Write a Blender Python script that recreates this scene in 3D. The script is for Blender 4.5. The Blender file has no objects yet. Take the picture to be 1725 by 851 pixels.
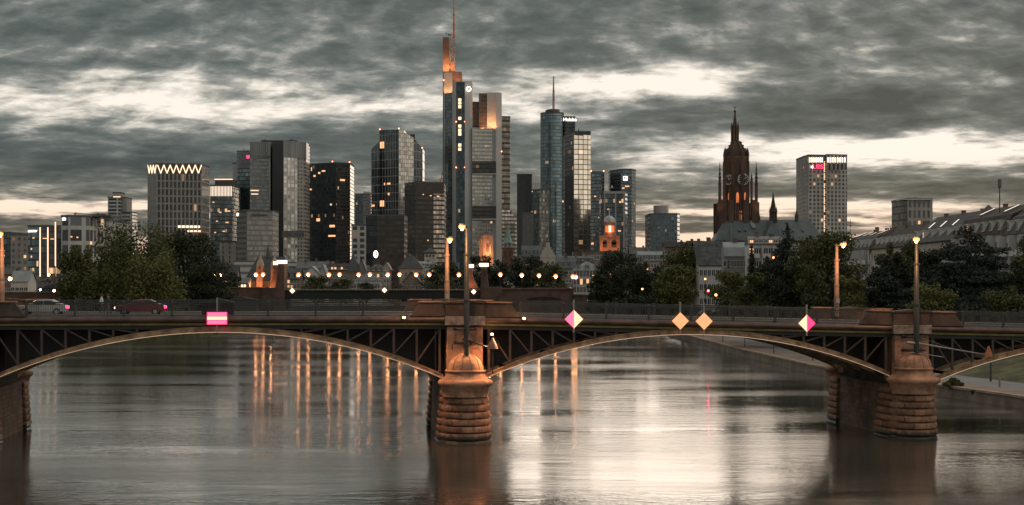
import bpy, math, random
import numpy as np
from mathutils import Vector, Matrix
R = math.radians
sc = bpy.context.scene
COL = sc.collection
# ---------------------------------------------------------------- camera (60 mm lens, 13.8 m above the river)
F, CX, HY, CZ = 2900.0, 862.5, 475.0, 13.8
cam = bpy.data.cameras.new('camera'); camo = bpy.data.objects.new('camera', cam); COL.objects.link(camo)
camo.location = (0, 0, CZ); camo.rotation_euler = (R(90), 0, 0)
cam.sensor_width = 36; cam.lens = 36 * F / 1725; cam.shift_y = (HY - 425.5) / 1725
cam.clip_start = 1; cam.clip_end = 60000
sc.camera = camo
# ---------------------------------------------------------------- exposure
sc.view_settings.view_transform = 'Standard'; sc.view_settings.look = 'None'
sc.view_settings.exposure = .34; sc.view_settings.gamma = 1
sc.view_settings.use_curve_mapping = False
# ---------------------------------------------------------------- node helpers
def so(nt, inp, v):
    if v is None: return
    if isinstance(v, bpy.types.NodeSocket): nt.links.new(v, inp)
    elif isinstance(v, (tuple, list)) and inp.type == 'RGBA' and len(v) == 3: inp.default_value = (*v, 1)
    else: inp.default_value = v
def M(nt, op, a, b=None, c=None, clamp=False):
    n = nt.nodes.new('ShaderNodeMath'); n.operation = op; n.use_clamp = clamp
    so(nt, n.inputs[0], a); so(nt, n.inputs[1], b); so(nt, n.inputs[2], c)
    return n.outputs[0]
def VM(nt, op, a, b=None):
    n = nt.nodes.new('ShaderNodeVectorMath'); n.operation = op
    so(nt, n.inputs[0], a); so(nt, n.inputs[1], b)
    return n.outputs[0]
def MIX(nt, f, a, b, mode='MIX'):
    n = nt.nodes.new('ShaderNodeMix'); n.data_type = 'RGBA'; n.blend_type = mode; n.clamp_factor = True
    so(nt, n.inputs[0], f); so(nt, n.inputs[6], a); so(nt, n.inputs[7], b)
    return n.outputs[2]
def COMB(nt, x, y, z):
    n = nt.nodes.new('ShaderNodeCombineXYZ'); so(nt, n.inputs[0], x); so(nt, n.inputs[1], y); so(nt, n.inputs[2], z)
    return n.outputs[0]
def NOISE(nt, vec, scale, detail=4, rough=.55, dist=0.0):
    n = nt.nodes.new('ShaderNodeTexNoise'); so(nt, n.inputs['Vector'], vec)
    n.inputs['Scale'].default_value = scale; n.inputs['Detail'].default_value = detail
    n.inputs['Roughness'].default_value = rough; n.inputs['Distortion'].default_value = dist
    return n.outputs['Fac']
def SMOOTH(nt, v, lo, hi, tlo=0.0, thi=1.0):
    n = nt.nodes.new('ShaderNodeMapRange'); n.interpolation_type = 'SMOOTHSTEP'
    so(nt, n.inputs[0], v); n.inputs[1].default_value = lo; n.inputs[2].default_value = hi
    n.inputs[3].default_value = tlo; n.inputs[4].default_value = thi
    return n.outputs[0]
def RAMP(nt, f, stops):
    n = nt.nodes.new('ShaderNodeValToRGB'); so(nt, n.inputs[0], f)
    e = n.color_ramp.elements
    while len(e) > 1: e.remove(e[-1])
    e[0].position = stops[0][0]; e[0].color = (*stops[0][1], 1)
    for p, c in stops[1:]:
        k = e.new(p); k.color = (*c, 1)
    return n.outputs[0]
# ---------------------------------------------------------------- sky: dusk under broken stratus
SUN_EL, SUN_AZ = R(7), R(14)
w = bpy.data.worlds.new('World'); sc.world = w; w.use_nodes = True
nt = w.node_tree; nt.nodes.clear()
tc = nt.nodes.new('ShaderNodeTexCoord'); sx = nt.nodes.new('ShaderNodeSeparateXYZ')
nt.links.new(tc.outputs['Generated'], sx.inputs[0])
dx, dy, dz0 = sx.outputs
dz = M(nt, 'MAXIMUM', dz0, 0.0)
h = M(nt, 'ADD', dz, .06)
pv = COMB(nt, M(nt, 'DIVIDE', dx, h), M(nt, 'DIVIDE', dy, h), 3.7)
wob = NOISE(nt, pv, 1.6, 4)
pvs = VM(nt, 'MULTIPLY', pv, (1.35, 1, 1))
n1 = NOISE(nt, pvs, 2.3, 9, .60, .3)
n2 = NOISE(nt, VM(nt, 'ADD', pv, (31.0, 7.0, 2.0)), .8, 4, .5)
n3 = NOISE(nt, VM(nt, 'ADD', pvs, (11.0, 3.0, 9.0)), 6.0, 9, .62, .3)
az = M(nt, 'MULTIPLY', M(nt, 'ARCTAN2', dx, dy), 57.2958)
el = M(nt, 'MULTIPLY', M(nt, 'ARCSINE', dz), 57.2958)
elv = M(nt, 'POWER', M(nt, 'ADD', el, .3), .72)
lump = NOISE(nt, COMB(nt, M(nt, 'MULTIPLY', M(nt, 'MULTIPLY', az, .40), M(nt, 'ADD', .45, M(nt, 'MULTIPLY', el, .085))), M(nt, 'MULTIPLY', elv, 2.3), 2.1), 1.45, 7, .56, .3)
dens = M(nt, 'ADD', M(nt, 'ADD', M(nt, 'MULTIPLY', n1, .44), M(nt, 'MULTIPLY', n2, .26)), M(nt, 'ADD', M(nt, 'MULTIPLY', n3, .24), M(nt, 'MULTIPLY', lump, .44)))
dens = M(nt, 'ADD', M(nt, 'MULTIPLY', M(nt, 'SUBTRACT', dens, .70), 1.15), .595)
# openings and banks of the cloud deck: (pixel-free) azimuth, elevation, half sizes in degrees, amount
elw = M(nt, 'ADD', el, M(nt, 'MULTIPLY', M(nt, 'SUBTRACT', wob, .5), 1.3))
BL = [(-13.0, 6.3, 7.0, .7, -.17), (-13.5, 5.5, 6.5, .42, -.19), (-6.0, 5.9, 5.0, .55, -.12), (4.8, 6.55, 5.0, .48, -.33), (1.0, 5.8, 3.0, .5, -.13), (12.0, 4.2, 8.0, .52, -.36),
      (13.5, 7.5, 5.0, .5, -.05), (10.5, 5.6, 7.0, .65, .14), (-11.0, 3.75, 7.0, .8, .13), (-3.0, 4.7, 5.0, .6, .05),
      (-15.0, 2.4, 6.5, .24, -.32), (8.5, 2.4, 6.5, .26, -.34), (-13.5, 1.2, 9.0, .25, -.22), (7.0, 1.35, 6.0, .34, -.36), (4.5, .9, 3.5, .5, -.22),
      (12.0, 3.15, 8.0, .42, .15), (-2.0, 1.6, 12.0, 1.2, .04), (0.0, 9.2, 30.0, 1.2, .09), (-13.0, 8.0, 6.0, .8, .06),
      (10.0, .5, 9.0, .4, -.16), (-14.0, .4, 9.0, .4, -.14), (7.2, 1.9, 4.0, .18, .1), (-12, 1.75, 4.0, .25, .08), (-3, 2.4, 6, 1.4, .05), (-3, .6, 6, .8, .05)]
for a, e, ra, re, amt in BL:
    q = M(nt, 'ADD', M(nt, 'POWER', M(nt, 'DIVIDE', M(nt, 'ABSOLUTE', M(nt, 'SUBTRACT', az, a)), ra), 2.0),
          M(nt, 'POWER', M(nt, 'DIVIDE', M(nt, 'ABSOLUTE', M(nt, 'SUBTRACT', elw, e)), re), 2.0))
    g = M(nt, 'MULTIPLY', M(nt, 'EXPONENT', M(nt, 'MULTIPLY', q, -1.0)), amt)
    dens = M(nt, 'ADD', dens, g)
# higher up the deck thins, behind the viewer it brightens rightwards to light the fronts
dens = M(nt, 'ADD', dens, SMOOTH(nt, el, 9.6, 15.0, 0, -.17))
fwd = SMOOTH(nt, dy, -.3, .7)
cloud = RAMP(nt, dens, [(.36, (.80, .735, .65)), (.43, (.55, .515, .455)), (.50, (.29, .29, .265)), (.57, (.150, .165, .155)), (.66, (.090, .107, .102)), (.80, (.052, .066, .065))])
glow = RAMP(nt, M(nt, 'DIVIDE', el, 10.0), [(.0, (1.08, .74, .57)), (.14, (1.06, .83, .69)), (.26, (1.04, .92, .83)), (.42, (1, 1, 1))])
cloud = MIX(nt, 1.0, cloud, glow, 'MULTIPLY')
back = RAMP(nt, M(nt, 'ADD', M(nt, 'MULTIPLY', dx, .5), .5), [(.05, (.14, .16, .165)), (.45, (.25, .265, .26)), (.70, (.50, .47, .42)), (.88, (.95, .86, .73))])
back = MIX(nt, .45, back, RAMP(nt, n1, [(.3, (.62, .60, .55)), (.7, (.14, .155, .155))]), 'MIX')
cloud = MIX(nt, fwd, back, cloud)
sky = nt.nodes.new('ShaderNodeTexSky'); sky.sky_type = 'NISHITA'; sky.sun_disc = False
sky.sun_elevation = SUN_EL; sky.sun_rotation = SUN_AZ; sky.air_density = 1.4; sky.dust_density = 2.5
K = .1
cl10 = VM(nt, 'SCALE', cloud); cl10.node.inputs['Scale'].default_value = 1 / K
mixc = MIX(nt, .996, sky.outputs[0], cl10)
bg = nt.nodes.new('ShaderNodeBackground'); so(nt, bg.inputs[0], mixc); bg.inputs[1].default_value = K
ow = nt.nodes.new('ShaderNodeOutputWorld'); nt.links.new(bg.outputs[0], ow.inputs[0])
# ---------------------------------------------------------------- sun: veiled, low behind the skyline to the right
sl = bpy.data.lights.new('sun', 'SUN'); sl.energy = .25; sl.angle = R(28); sl.color = (1, .82, .66)
slo = bpy.data.objects.new('sun', sl); COL.objects.link(slo)
sd = Vector((math.sin(SUN_AZ) * math.cos(SUN_EL), math.cos(SUN_AZ) * math.cos(SUN_EL), math.sin(SUN_EL)))
slo.rotation_euler = sd.to_track_quat('Z', 'Y').to_euler()
# ---------------------------------------------------------------- materials
MATS = {}
def new_mat(name):
    m = bpy.data.materials.new(name); m.use_nodes = True
    nt = m.node_tree; nt.nodes.clear()
    o = nt.nodes.new('ShaderNodeOutputMaterial'); b = nt.nodes.new('ShaderNodeBsdfPrincipled')
    nt.links.new(b.outputs[0], o.inputs[0])
    return m, nt, b
def mat(name, col, rough=.7, metal=0.0, var=.35, scale=.6, bump=0.0, bscale=6.0, emit=None, es=0.0, streak=1.0):
    if name in MATS: return MATS[name]
    m, nt, b = new_mat(name)
    tc = nt.nodes.new('ShaderNodeTexCoord').outputs['Object']
    v = VM(nt, 'MULTIPLY', tc, (1, 1, streak))
    n = NOISE(nt, v, scale, 6, .62)
    c = MIX(nt, SMOOTH(nt, n, .3, .7), tuple(x * (1 - var) for x in col), tuple(x * (1 + var * .7) for x in col))
    so(nt, b.inputs['Base Color'], c); b.inputs['Roughness'].default_value = rough; b.inputs['Metallic'].default_value = metal
    if bump:
        bp = nt.nodes.new('ShaderNodeBump'); bp.inputs['Strength'].default_value = bump; bp.inputs['Distance'].default_value = .1
        so(nt, bp.inputs['Height'], NOISE(nt, tc, bscale, 5)); so(nt, b.inputs['Normal'], bp.outputs[0])
    if emit:
        so(nt, b.inputs['Emission Color'], emit); b.inputs['Emission Strength'].default_value = es
    MATS[name] = m
    return m
def facade(name, wall, glass, bw, fh, mu=.7, mv=.6, lit=.04, metal=.55, rough=.16, wrough=.75, es=.85, row=0.0, u0=.5, lcol=(1, .60, .30), wmetal=0.0, jit=.05, gvar=.8):
    """curtain wall in metres: bays bw wide, storeys fh high, glass mu x mv of each; some rooms lit"""
    if name in MATS: return MATS[name]
    m, nt, b = new_mat(name)
    uv = nt.nodes.new('ShaderNodeUVMap'); s = nt.nodes.new('ShaderNodeSeparateXYZ'); nt.links.new(uv.outputs[0], s.inputs[0])
    cu = M(nt, 'DIVIDE', s.outputs[0], bw); cv = M(nt, 'DIVIDE', s.outputs[1], fh)
    fu = M(nt, 'ABSOLUTE', M(nt, 'SUBTRACT', M(nt, 'FRACT', cu), .5)); fv = M(nt, 'ABSOLUTE', M(nt, 'SUBTRACT', M(nt, 'FRACT', cv), .5))
    mask = M(nt, 'MULTIPLY', M(nt, 'LESS_THAN', fu, mu / 2), M(nt, 'LESS_THAN', fv, mv / 2))
    cell = COMB(nt, M(nt, 'FLOOR', cu), M(nt, 'FLOOR', cv), 1.3)
    geo = nt.nodes.new('ShaderNodeNewGeometry')
    wn = nt.nodes.new('ShaderNodeTexWhiteNoise'); wn.noise_dimensions = '3D'
    nrm = VM(nt, 'SNAP', geo.outputs['True Normal'], (.31, .31, .31))
    so(nt, wn.inputs[0], VM(nt, 'ADD', cell, nrm))
    r = wn.outputs['Value']
    wr = nt.nodes.new('ShaderNodeTexWhiteNoise'); wr.noise_dimensions = '1D'; so(nt, wr.inputs['W'], M(nt, 'FLOOR', cv))
    clump = NOISE(nt, COMB(nt, M(nt, 'FLOOR', cu), M(nt, 'FLOOR', cv), 5.0), .23, 2)
    pl = M(nt, 'MULTIPLY', SMOOTH(nt, clump, .42, .72, .0, 1.5), lit)
    if row: pl = M(nt, 'ADD', pl, M(nt, 'MULTIPLY', M(nt, 'LESS_THAN', wr.outputs['Value'], row), .3))
    on = M(nt, 'MULTIPLY', M(nt, 'LESS_THAN', r, pl), mask)
    gv = M(nt, 'ADD', 1 - gvar * .5, M(nt, 'MULTIPLY', M(nt, 'FRACT', M(nt, 'MULTIPLY', r, 7.77)), gvar))
    gc = VM(nt, 'SCALE', glass); nt.links.new(gv, gc.node.inputs['Scale'])
    tco = nt.nodes.new('ShaderNodeTexCoord').outputs['Object']
    dn = NOISE(nt, VM(nt, 'MULTIPLY', tco, (1, 1, .35)), .12, 5)
    wc = MIX(nt, SMOOTH(nt, dn, .3, .7), tuple(x * .78 for x in wall), tuple(min(1, x * 1.12) for x in wall))
    so(nt, b.inputs['Base Color'], MIX(nt, mask, wc, gc))
    so(nt, b.inputs['Roughness'], M(nt, 'ADD', wrough, M(nt, 'MULTIPLY', mask, rough - wrough)))
    so(nt, b.inputs['Metallic'], M(nt, 'ADD', wmetal, M(nt, 'MULTIPLY', mask, metal - wmetal)))
    j = VM(nt, 'SCALE', VM(nt, 'SUBTRACT', wn.outputs['Color'], (.5, .5, .5))); 
    so(nt, j.node.inputs['Scale'], M(nt, 'MULTIPLY', mask, jit))
    so(nt, b.inputs['Normal'], VM(nt, 'NORMALIZE', VM(nt, 'ADD', geo.outputs['Normal'], j)))
    so(nt, b.inputs['Emission Color'], lcol)
    so(nt, b.inputs['Emission Strength'], M(nt, 'MULTIPLY', on, M(nt, 'ADD', .12 * es, M(nt, 'MULTIPLY', M(nt, 'POWER', M(nt, 'FRACT', M(nt, 'MULTIPLY', r, 91.7)), 2.0), es))))
    MATS[name] = m
    return m
def emis(name, col, s):
    if name in MATS: return MATS[name]
    m, nt, b = new_mat(name)
    so(nt, b.inputs['Base Color'], tuple(x * .6 for x in col)); so(nt, b.inputs['Emission Color'], col); b.inputs['Emission Strength'].default_value = s
    MATS[name] = m
    return m
# ---------------------------------------------------------------- mesh builder
def wx(px, Y): return (px - CX) / F * Y
def wz(py, Y): return CZ - (py - HY) / F * Y
class MB:
    def __init__(s, off=(0, 0, 0)): s.v = []; s.f = []; s.m = []; s.sm = []; s.off = Vector(off)
    def add(s, vs, fs, mi=0, smooth=False):
        b = len(s.v); s.v += [tuple(v) for v in vs]
        for f in fs: s.f.append(tuple(b + i for i in f)); s.m.append(mi); s.sm.append(smooth)
        return s
    def box(s, x0, x1, y0, y1, z0, z1, mi=0):
        return s.add([(x0,y0,z0),(x1,y0,z0),(x1,y1,z0),(x0,y1,z0),(x0,y0,z1),(x1,y0,z1),(x1,y1,z1),(x0,y1,z1)],
                     [(0,3,2,1),(4,5,6,7),(0,1,5,4),(1,2,6,5),(2,3,7,6),(3,0,4,7)], mi)
    def prism(s, poly, z0, z1, mi=0, side=None, top=None):
        """poly counter-clockwise xy; z1 a number or one per corner; side = material index per side"""
        n = len(poly); zt = z1 if isinstance(z1, (list, tuple)) else [z1] * n
        zb = z0 if isinstance(z0, (list, tuple)) else [z0] * n
        vs = [(p[0], p[1], zb[i]) for i, p in enumerate(poly)] + [(p[0], p[1], zt[i]) for i, p in enumerate(poly)]
        for i in range(n):
            j = (i + 1) % n
            s.add([vs[i], vs[j], vs[n + j], vs[n + i]], [(0, 1, 2, 3)], side[min(i, len(side) - 1)] if side else mi)
        s.add(vs[n:], [tuple(range(n))], mi if top is None else top)
        return s.add(vs[:n], [tuple(reversed(range(n)))], mi if top is None else top)
    def lathe(s, prof, c=(0, 0), n=16, mi=0, smooth=True, ph=0.0, sx=1.0, sy=1.0):
        """prof = [(radius, z)...] bottom to top"""
        vs = []
        for r, z in prof:
            for k in range(n):
                a = ph + 2 * math.pi * k / n; vs.append((c[0] + r * sx * math.cos(a), c[1] + r * sy * math.sin(a), z))
        fs = []
        for i in range(len(prof) - 1):
            for k in range(n):
                fs.append((i*n+k, i*n+(k+1)%n, (i+1)*n+(k+1)%n, (i+1)*n+k))
        s.add(vs, fs, mi, smooth)
        L = len(prof) - 1
        s.add(vs[L*n:], [tuple(range(n))], mi); s.add(vs[:n], [tuple(reversed(range(n)))], mi)
        return s
    def tube(s, p, q, r0, r1=None, n=8, mi=0):
        p = Vector(p); q = Vector(q); r1 = r0 if r1 is None else r1
        d = (q - p).normalized(); a = d.orthogonal().normalized(); b = d.cross(a)
        vs = []
        for o, r in ((p, r0), (q, r1)):
            for k in range(n):
                t = 2 * math.pi * k / n; vs.append(o + r * (a * math.cos(t) + b * math.sin(t)))
        fs = [(k, (k + 1) % n, n + (k + 1) % n, n + k) for k in range(n)]
        s.add(vs, fs, mi, n > 5)
        return s.add(vs, [tuple(reversed(range(n))), tuple(range(n, 2 * n))], mi)
    def bar(s, p, q, w, h, up=(0, 0, 1), mi=0):
        p = Vector(p); q = Vector(q); d = (q - p).normalized(); a = d.cross(Vector(up))
        if a.length < 1e-4: a = Vector((1, 0, 0))
        a.normalize(); b = a.cross(d)
        vs = [o + a * (w / 2 * i) + b * (h / 2 * j) for o in (p, q) for i, j in ((-1,-1),(1,-1),(1,1),(-1,1))]
        return s.add(vs, [(0,1,2,3),(7,6,5,4),(0,4,5,1),(1,5,6,2),(2,6,7,3),(3,7,4,0)], mi)
    def sphere(s, c, r, n=10, mi=0, sz=1.0):
        m = max(5, n // 2 + 1); prof = [(max(1e-3, r * math.sin(math.pi * i / m)), c[2] - r * sz * math.cos(math.pi * i / m)) for i in range(m + 1)]
        return s.lathe(prof, (c[0], c[1]), n, mi)
    def sweep(s, path, prof, mi=0, smooth=False):
        """path: list of (origin, side vector, up vector); prof: closed list of (a, b)"""
        n = len(prof); vs = []
        for o, a, b in path:
            for i, j in prof: vs.append(Vector(o) + Vector(a) * i + Vector(b) * j)
        fs = []
        for k in range(len(path) - 1):
            for i in range(n): fs.append((k*n+i, k*n+(i+1)%n, (k+1)*n+(i+1)%n, (k+1)*n+i))
        s.add(vs, fs, mi, smooth); L = (len(path) - 1) * n
        return s.add(vs, [tuple(reversed(range(n))), tuple(range(L, L + n))], mi)
    def mesh(s, name, mats):
        me = bpy.data.meshes.new(name)
        me.from_pydata([tuple(Vector(v) - s.off) for v in s.v], [], s.f); me.validate(); me.update()
        for m in (mats if isinstance(mats, (list, tuple)) else [mats]): me.materials.append(m)
        if len(me.polygons) == len(s.f):
            me.polygons.foreach_set('material_index', s.m); me.polygons.foreach_set('use_smooth', s.sm)
        uvl = me.uv_layers.new(name='UVMap').data
        for p in me.polygons:
            n = p.normal
            if abs(n.z) < .7:
                t = Vector((-n.y, n.x, 0)).normalized()
                us = [me.vertices[i].co.dot(t) for i in p.vertices]; u0 = min(us)
                for k, li in enumerate(p.loop_indices): uvl[li].uv = (us[k] - u0, me.vertices[p.vertices[k]].co.z)
            else:
                for k, li in enumerate(p.loop_indices): c = me.vertices[p.vertices[k]].co; uvl[li].uv = (c.x, c.y)
        return me
    def build(s, name, mats, parent=None, loc=None, bevel=0.0):
        o = bpy.data.objects.new(name, s.mesh(name, mats)); COL.objects.link(o)
        if parent is not None: o.parent = parent
        if loc is not None: o.location = loc
        if bevel:
            b = o.modifiers.new('bevel', 'BEVEL'); b.width = bevel; b.segments = 2; b.limit_method = 'ANGLE'
        return o
def tag(o, label=None, cat=None, group=None, kind=None):
    if label: o['label'] = label
    if cat: o['category'] = cat
    if group: o['group'] = group
    if kind: o['kind'] = kind
    return o
def thing(name, label, cat, loc=(0, 0, 0), rz=0.0, group=None):
    o = bpy.data.objects.new(name, None); COL.objects.link(o); o.empty_display_size = 1
    o.location = loc; o.rotation_euler = (0, 0, rz)
    return tag(o, label, cat, group)
def child(name, me, parent, loc=(0, 0, 0), rz=0.0):
    o = bpy.data.objects.new(name, me); COL.objects.link(o); o.parent = parent; o.location = loc; o.rotation_euler = (0, 0, rz)
    return o
def lamp_light(name, loc, energy, col=(1, .52, .24), radius=.25, parent=None, spot=None, aim=None):
    l = bpy.data.lights.new(name, 'SPOT' if spot else 'POINT'); l.energy = energy; l.color = col; l.shadow_soft_size = radius
    o = bpy.data.objects.new(name, l); COL.objects.link(o); o.location = loc
    if spot:
        l.spot_size = R(spot); l.spot_blend = .6
        o.rotation_euler = (-Vector(aim)).to_track_quat('Z', 'Y').to_euler()
    if parent: o.parent = parent
    return o
ORD = ['first','second','third','fourth','fifth','sixth','seventh','eighth','ninth','tenth','eleventh','twelfth','thirteenth','fourteenth','fifteenth','sixteenth','seventeenth','eighteenth','nineteenth','twentieth']
def text_mesh(name, body, size, depth, m, parent, loc, rot=(R(90), 0, 0)):
    cu = bpy.data.curves.new(name, 'FONT'); cu.body = body; cu.size = size; cu.extrude = depth; cu.align_x = 'CENTER'; cu.align_y = 'CENTER'
    tmp = bpy.data.objects.new(name, cu); COL.objects.link(tmp)
    dg = bpy.context.evaluated_depsgraph_get(); dg.update()
    me = bpy.data.meshes.new_from_object(tmp.evaluated_get(dg))
    bpy.data.objects.remove(tmp); me.materials.clear(); me.materials.append(m)
    o = bpy.data.objects.new(name, me); COL.objects.link(o); o.parent = parent; o.location = loc; o.rotation_euler = rot
    return o
# ================================================================ setting: river, banks, ground
m, nt, b = new_mat('river_water')
tc = nt.nodes.new('ShaderNodeTexCoord').outputs['Object']
p1 = NOISE(nt, VM(nt, 'MULTIPLY', tc, (.30, 1.0, 1)), .55, 4, .55, .3)
p2 = NOISE(nt, VM(nt, 'MULTIPLY', tc, (.16, .5, 1)), .11, 3, .5, .5)
p3 = NOISE(nt, VM(nt, 'MULTIPLY', tc, (.45, 1.0, 1)), 2.2, 3, .5)
p4 = SMOOTH(nt, NOISE(nt, VM(nt, 'MULTIPLY', tc, (.5, 1.0, 1)), .045, 4, .6), .38, .66, .12, 1.0)
hgt = M(nt, 'ADD', M(nt, 'ADD', M(nt, 'MULTIPLY', p1, .55), M(nt, 'MULTIPLY', p2, 1.2)), M(nt, 'MULTIPLY', M(nt, 'MULTIPLY', p3, p4), .55))
bp = nt.nodes.new('ShaderNodeBump'); bp.inputs['Strength'].default_value = .46; bp.inputs['Distance'].default_value = .10
so(nt, bp.inputs['Height'], hgt); so(nt, b.inputs['Normal'], bp.outputs[0])
b.inputs['Base Color'].default_value = (.050, .048, .038, 1); b.inputs['IOR'].default_value = 1.5
so(nt, b.inputs['Roughness'], SMOOTH(nt, p2, .35, .65, .05, .15))
WATER = m
o = MB().add([(-700, -150, 0), (300, -150, 0), (300, 760, 0), (-700, 760, 0)], [(0, 1, 2, 3)]).build('water', WATER); tag(o, kind='structure')
STONEW = mat('quay_stone', (.16, .13, .10), .85, var=.45, scale=.35, bump=.4, bscale=2)
PAVE = mat('cobble_walk', (.20, .14, .10), .85, var=.35, scale=.5, bump=.3, bscale=8)
ASPH = mat('path_asphalt', (.16, .155, .15), .8, var=.2, scale=.3)
GRASS = mat('lawn', (.070, .066, .022), .95, var=.75, scale=.35, bump=.5, bscale=5)
CITY = mat('city_ground', (.09, .085, .075), .9, var=.3, scale=.02)
EDGE = mat('quay_coping', (.30, .22, .16), .8, var=.3, scale=.5)
BANK = [(66, -150), (64, 120), (57.5, 172), (55.0, 190), (48.5, 225), (45.0, 260), (42.6, 320), (41.2, 400), (39.5, 520), (38, 600)]
def strip(name, e0, z0, e1, z1, m, kind='structure'):
    mb = MB(); vs = []
    for X, Y in BANK: vs += [(X + e0, Y, z0), (X + e1, Y, z1)]
    mb.add(vs, [(2*i, 2*i+1, 2*i+3, 2*i+2) for i in range(len(BANK) - 1)])
    o = mb.build(name, m); tag(o, kind=kind); return o
o = MB()
vs = [];
for X, Y in BANK: vs += [(X + .5, Y, -2), (X, Y, -.0), (X + .12, Y, 1.15), (X + 1.0, Y, 1.15)]
o.add(vs, [tuple(4*i + k for k in (j, j+1)) + tuple(4*(i+1) + k for k in (j+1, j)) for i in range(len(BANK)-1) for j in range(3)])
o = o.build('quay_wall', STONEW); tag(o, 'long low stone quay wall along the river, right of the bridge', 'wall')
mb = MB()
for i in range(len(BANK) - 1):
    (X0, Y0), (X1, Y1) = BANK[i], BANK[i+1]; L = math.hypot(X1-X0, Y1-Y0); n = max(1, int(L / 2.2))
    for k in range(n):
        if Y0 + (Y1-Y0)*k/n < 100: continue
        a = (X0 + (X1-X0)*k/n + .35, Y0 + (Y1-Y0)*k/n, 1.28); c = (X0 + (X1-X0)*(k+.97)/n + .35, Y0 + (Y1-Y0)*(k+.97)/n, 1.28)
        mb.bar(a, c, .8, .26)
mb.build('coping', EDGE, o)
strip('quay_walk', .7, 1.38, 4.6, 1.40, PAVE)
strip('quay_path', 4.6, 1.404, 11.0, 1.45, ASPH)
strip('lawn', 11.0, 1.44, 27.0, 5.4, GRASS)
strip('river_street', 27.0, 5.404, 46.0, 5.6, ASPH)
strip('city_ground_slope', 46.0, 5.596, 1200, 6.0, CITY)
# land beyond the far bridge, to the horizon, and the bank with the island on the far left
mb = MB()
mb.add([(-30000, 640, 5.0), (30000, 640, 5.0), (30000, 45000, 5.0), (-30000, 45000, 5.0)], [(0, 1, 2, 3)])
mb.add([(-30000, 640, 5.0), (30000, 640, 5.0), (30000, 640, -2), (-30000, 640, -2)], [(3, 2, 1, 0)])
tag(mb.build('ground', CITY), kind='structure')
LB = [(-170, -150), (-150, 380), (-122, 425), (-84, 452), (-80, 470), (-79, 560), (-82, 640)]
mb = MB(); vs = []
for X, Y in LB: vs += [(X, Y, -1), (X - .4, Y, 2.2), (X - 14, Y + 2, 4.0), (X - 800, Y, 4.4)]
mb.add(vs, [tuple(4*(i+1) + k for k in (j, j+1)) + tuple(4*i + k for k in (j+1, j)) for i in range(len(LB)-1) for j in range(3)])
tag(mb.build('island_bank', GRASS), kind='structure')
# ================================================================ the near bridge
BA = R(6); BO = Vector((-4.14, 150.0, 0))
U = Vector((math.cos(BA), math.sin(BA), 0)); NN = Vector((-math.sin(BA), math.cos(BA), 0))
BW = 17.5
def bp_(s, t, z): return BO + U * s + NN * t + Vector((0, 0, z))     # along, across, up
def drop(s):
    k = 6.0
    return -.0235 * (s + math.sqrt(s * s + k * k)) / 2 + .02
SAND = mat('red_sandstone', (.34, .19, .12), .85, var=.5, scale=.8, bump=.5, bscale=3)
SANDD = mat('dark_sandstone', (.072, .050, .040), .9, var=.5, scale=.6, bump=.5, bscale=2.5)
GRAN = mat('granite_block', (.24, .20, .17), .8, var=.5, scale=1.5, bump=.3, bscale=6)
m, nt, b = new_mat('pier_masonry')
tc = nt.nodes.new('ShaderNodeTexCoord').outputs['UV']
br = nt.nodes.new('ShaderNodeTexBrick'); so(nt, br.inputs['Vector'], tc); br.inputs['Scale'].default_value = 1
br.inputs['Brick Width'].default_value = .95; br.inputs['Row Height'].default_value = .38; br.inputs['Mortar Size'].default_value = .018
br.inputs['Color1'].default_value = (.27, .16, .105, 1); br.inputs['Color2'].default_value = (.17, .105, .07, 1); br.inputs['Mortar'].default_value = (.09, .065, .05, 1)
ob = nt.nodes.new('ShaderNodeTexCoord').outputs['Object']
c = MIX(nt, SMOOTH(nt, NOISE(nt, ob, .45, 6), .35, .7), br.outputs[0], VM(nt, 'MULTIPLY', br.outputs[0], (.45, .47, .5)))
so(nt, b.inputs['Base Color'], c); b.inputs['Roughness'].default_value = .9
bpn = nt.nodes.new('ShaderNodeBump'); bpn.inputs['Strength'].default_value = .6; bpn.inputs['Distance'].default_value = .05
so(nt, bpn.inputs['Height'], M(nt, 'SUBTRACT', NOISE(nt, ob, 4, 5), M(nt, 'MULTIPLY', br.outputs[1], .8))); so(nt, b.inputs['Normal'], bpn.outputs[0])
MASON = m
STEEL = mat('arch_paint_lit', (.36, .225, .125), .6, var=.5, scale=1.2, bump=.15, bscale=6)  # rib paint raised to carry the orange light on its face
STEELD = mat('girder_paint', (.026, .021, .018), .6, var=.3, scale=.8)
BRACE = mat('bracing_paint', (.065, .044, .033), .6, var=.3, scale=1.5)
FLANGE_LIT = mat('flange_lit_tint', (.17, .14, .03), .6, var=.35, scale=.8)  # yellow-green light along the flange put into its colour
CORN = mat('cornice_paint', (.11, .066, .052), .42, var=.4, scale=.9, bump=.1)
RAIL = mat('railing_paint', (.03, .033, .032), .5, var=.2)
ROAD = mat('road_asphalt', (.05, .05, .05), .8, var=.25)
WALK = mat('sidewalk_slabs', (.17, .16, .15), .85, var=.2)
MARK = mat('road_marking', (.7, .7, .66), .7, var=.15, scale=3)
bridge = thing('arch_bridge', 'steel arch road bridge on red sandstone piers crossing the river in front', 'bridge', BO, BA)
def lp(s, t, z): return (s, t, z)                                    # bridge-local
SS = [x * 2.0 for x in range(-52, 46)]
def fr(ss, t, z): return [((s, t, z + drop(s)), (0, 1, 0), (0, 0, 1)) for s in ss]
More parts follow.
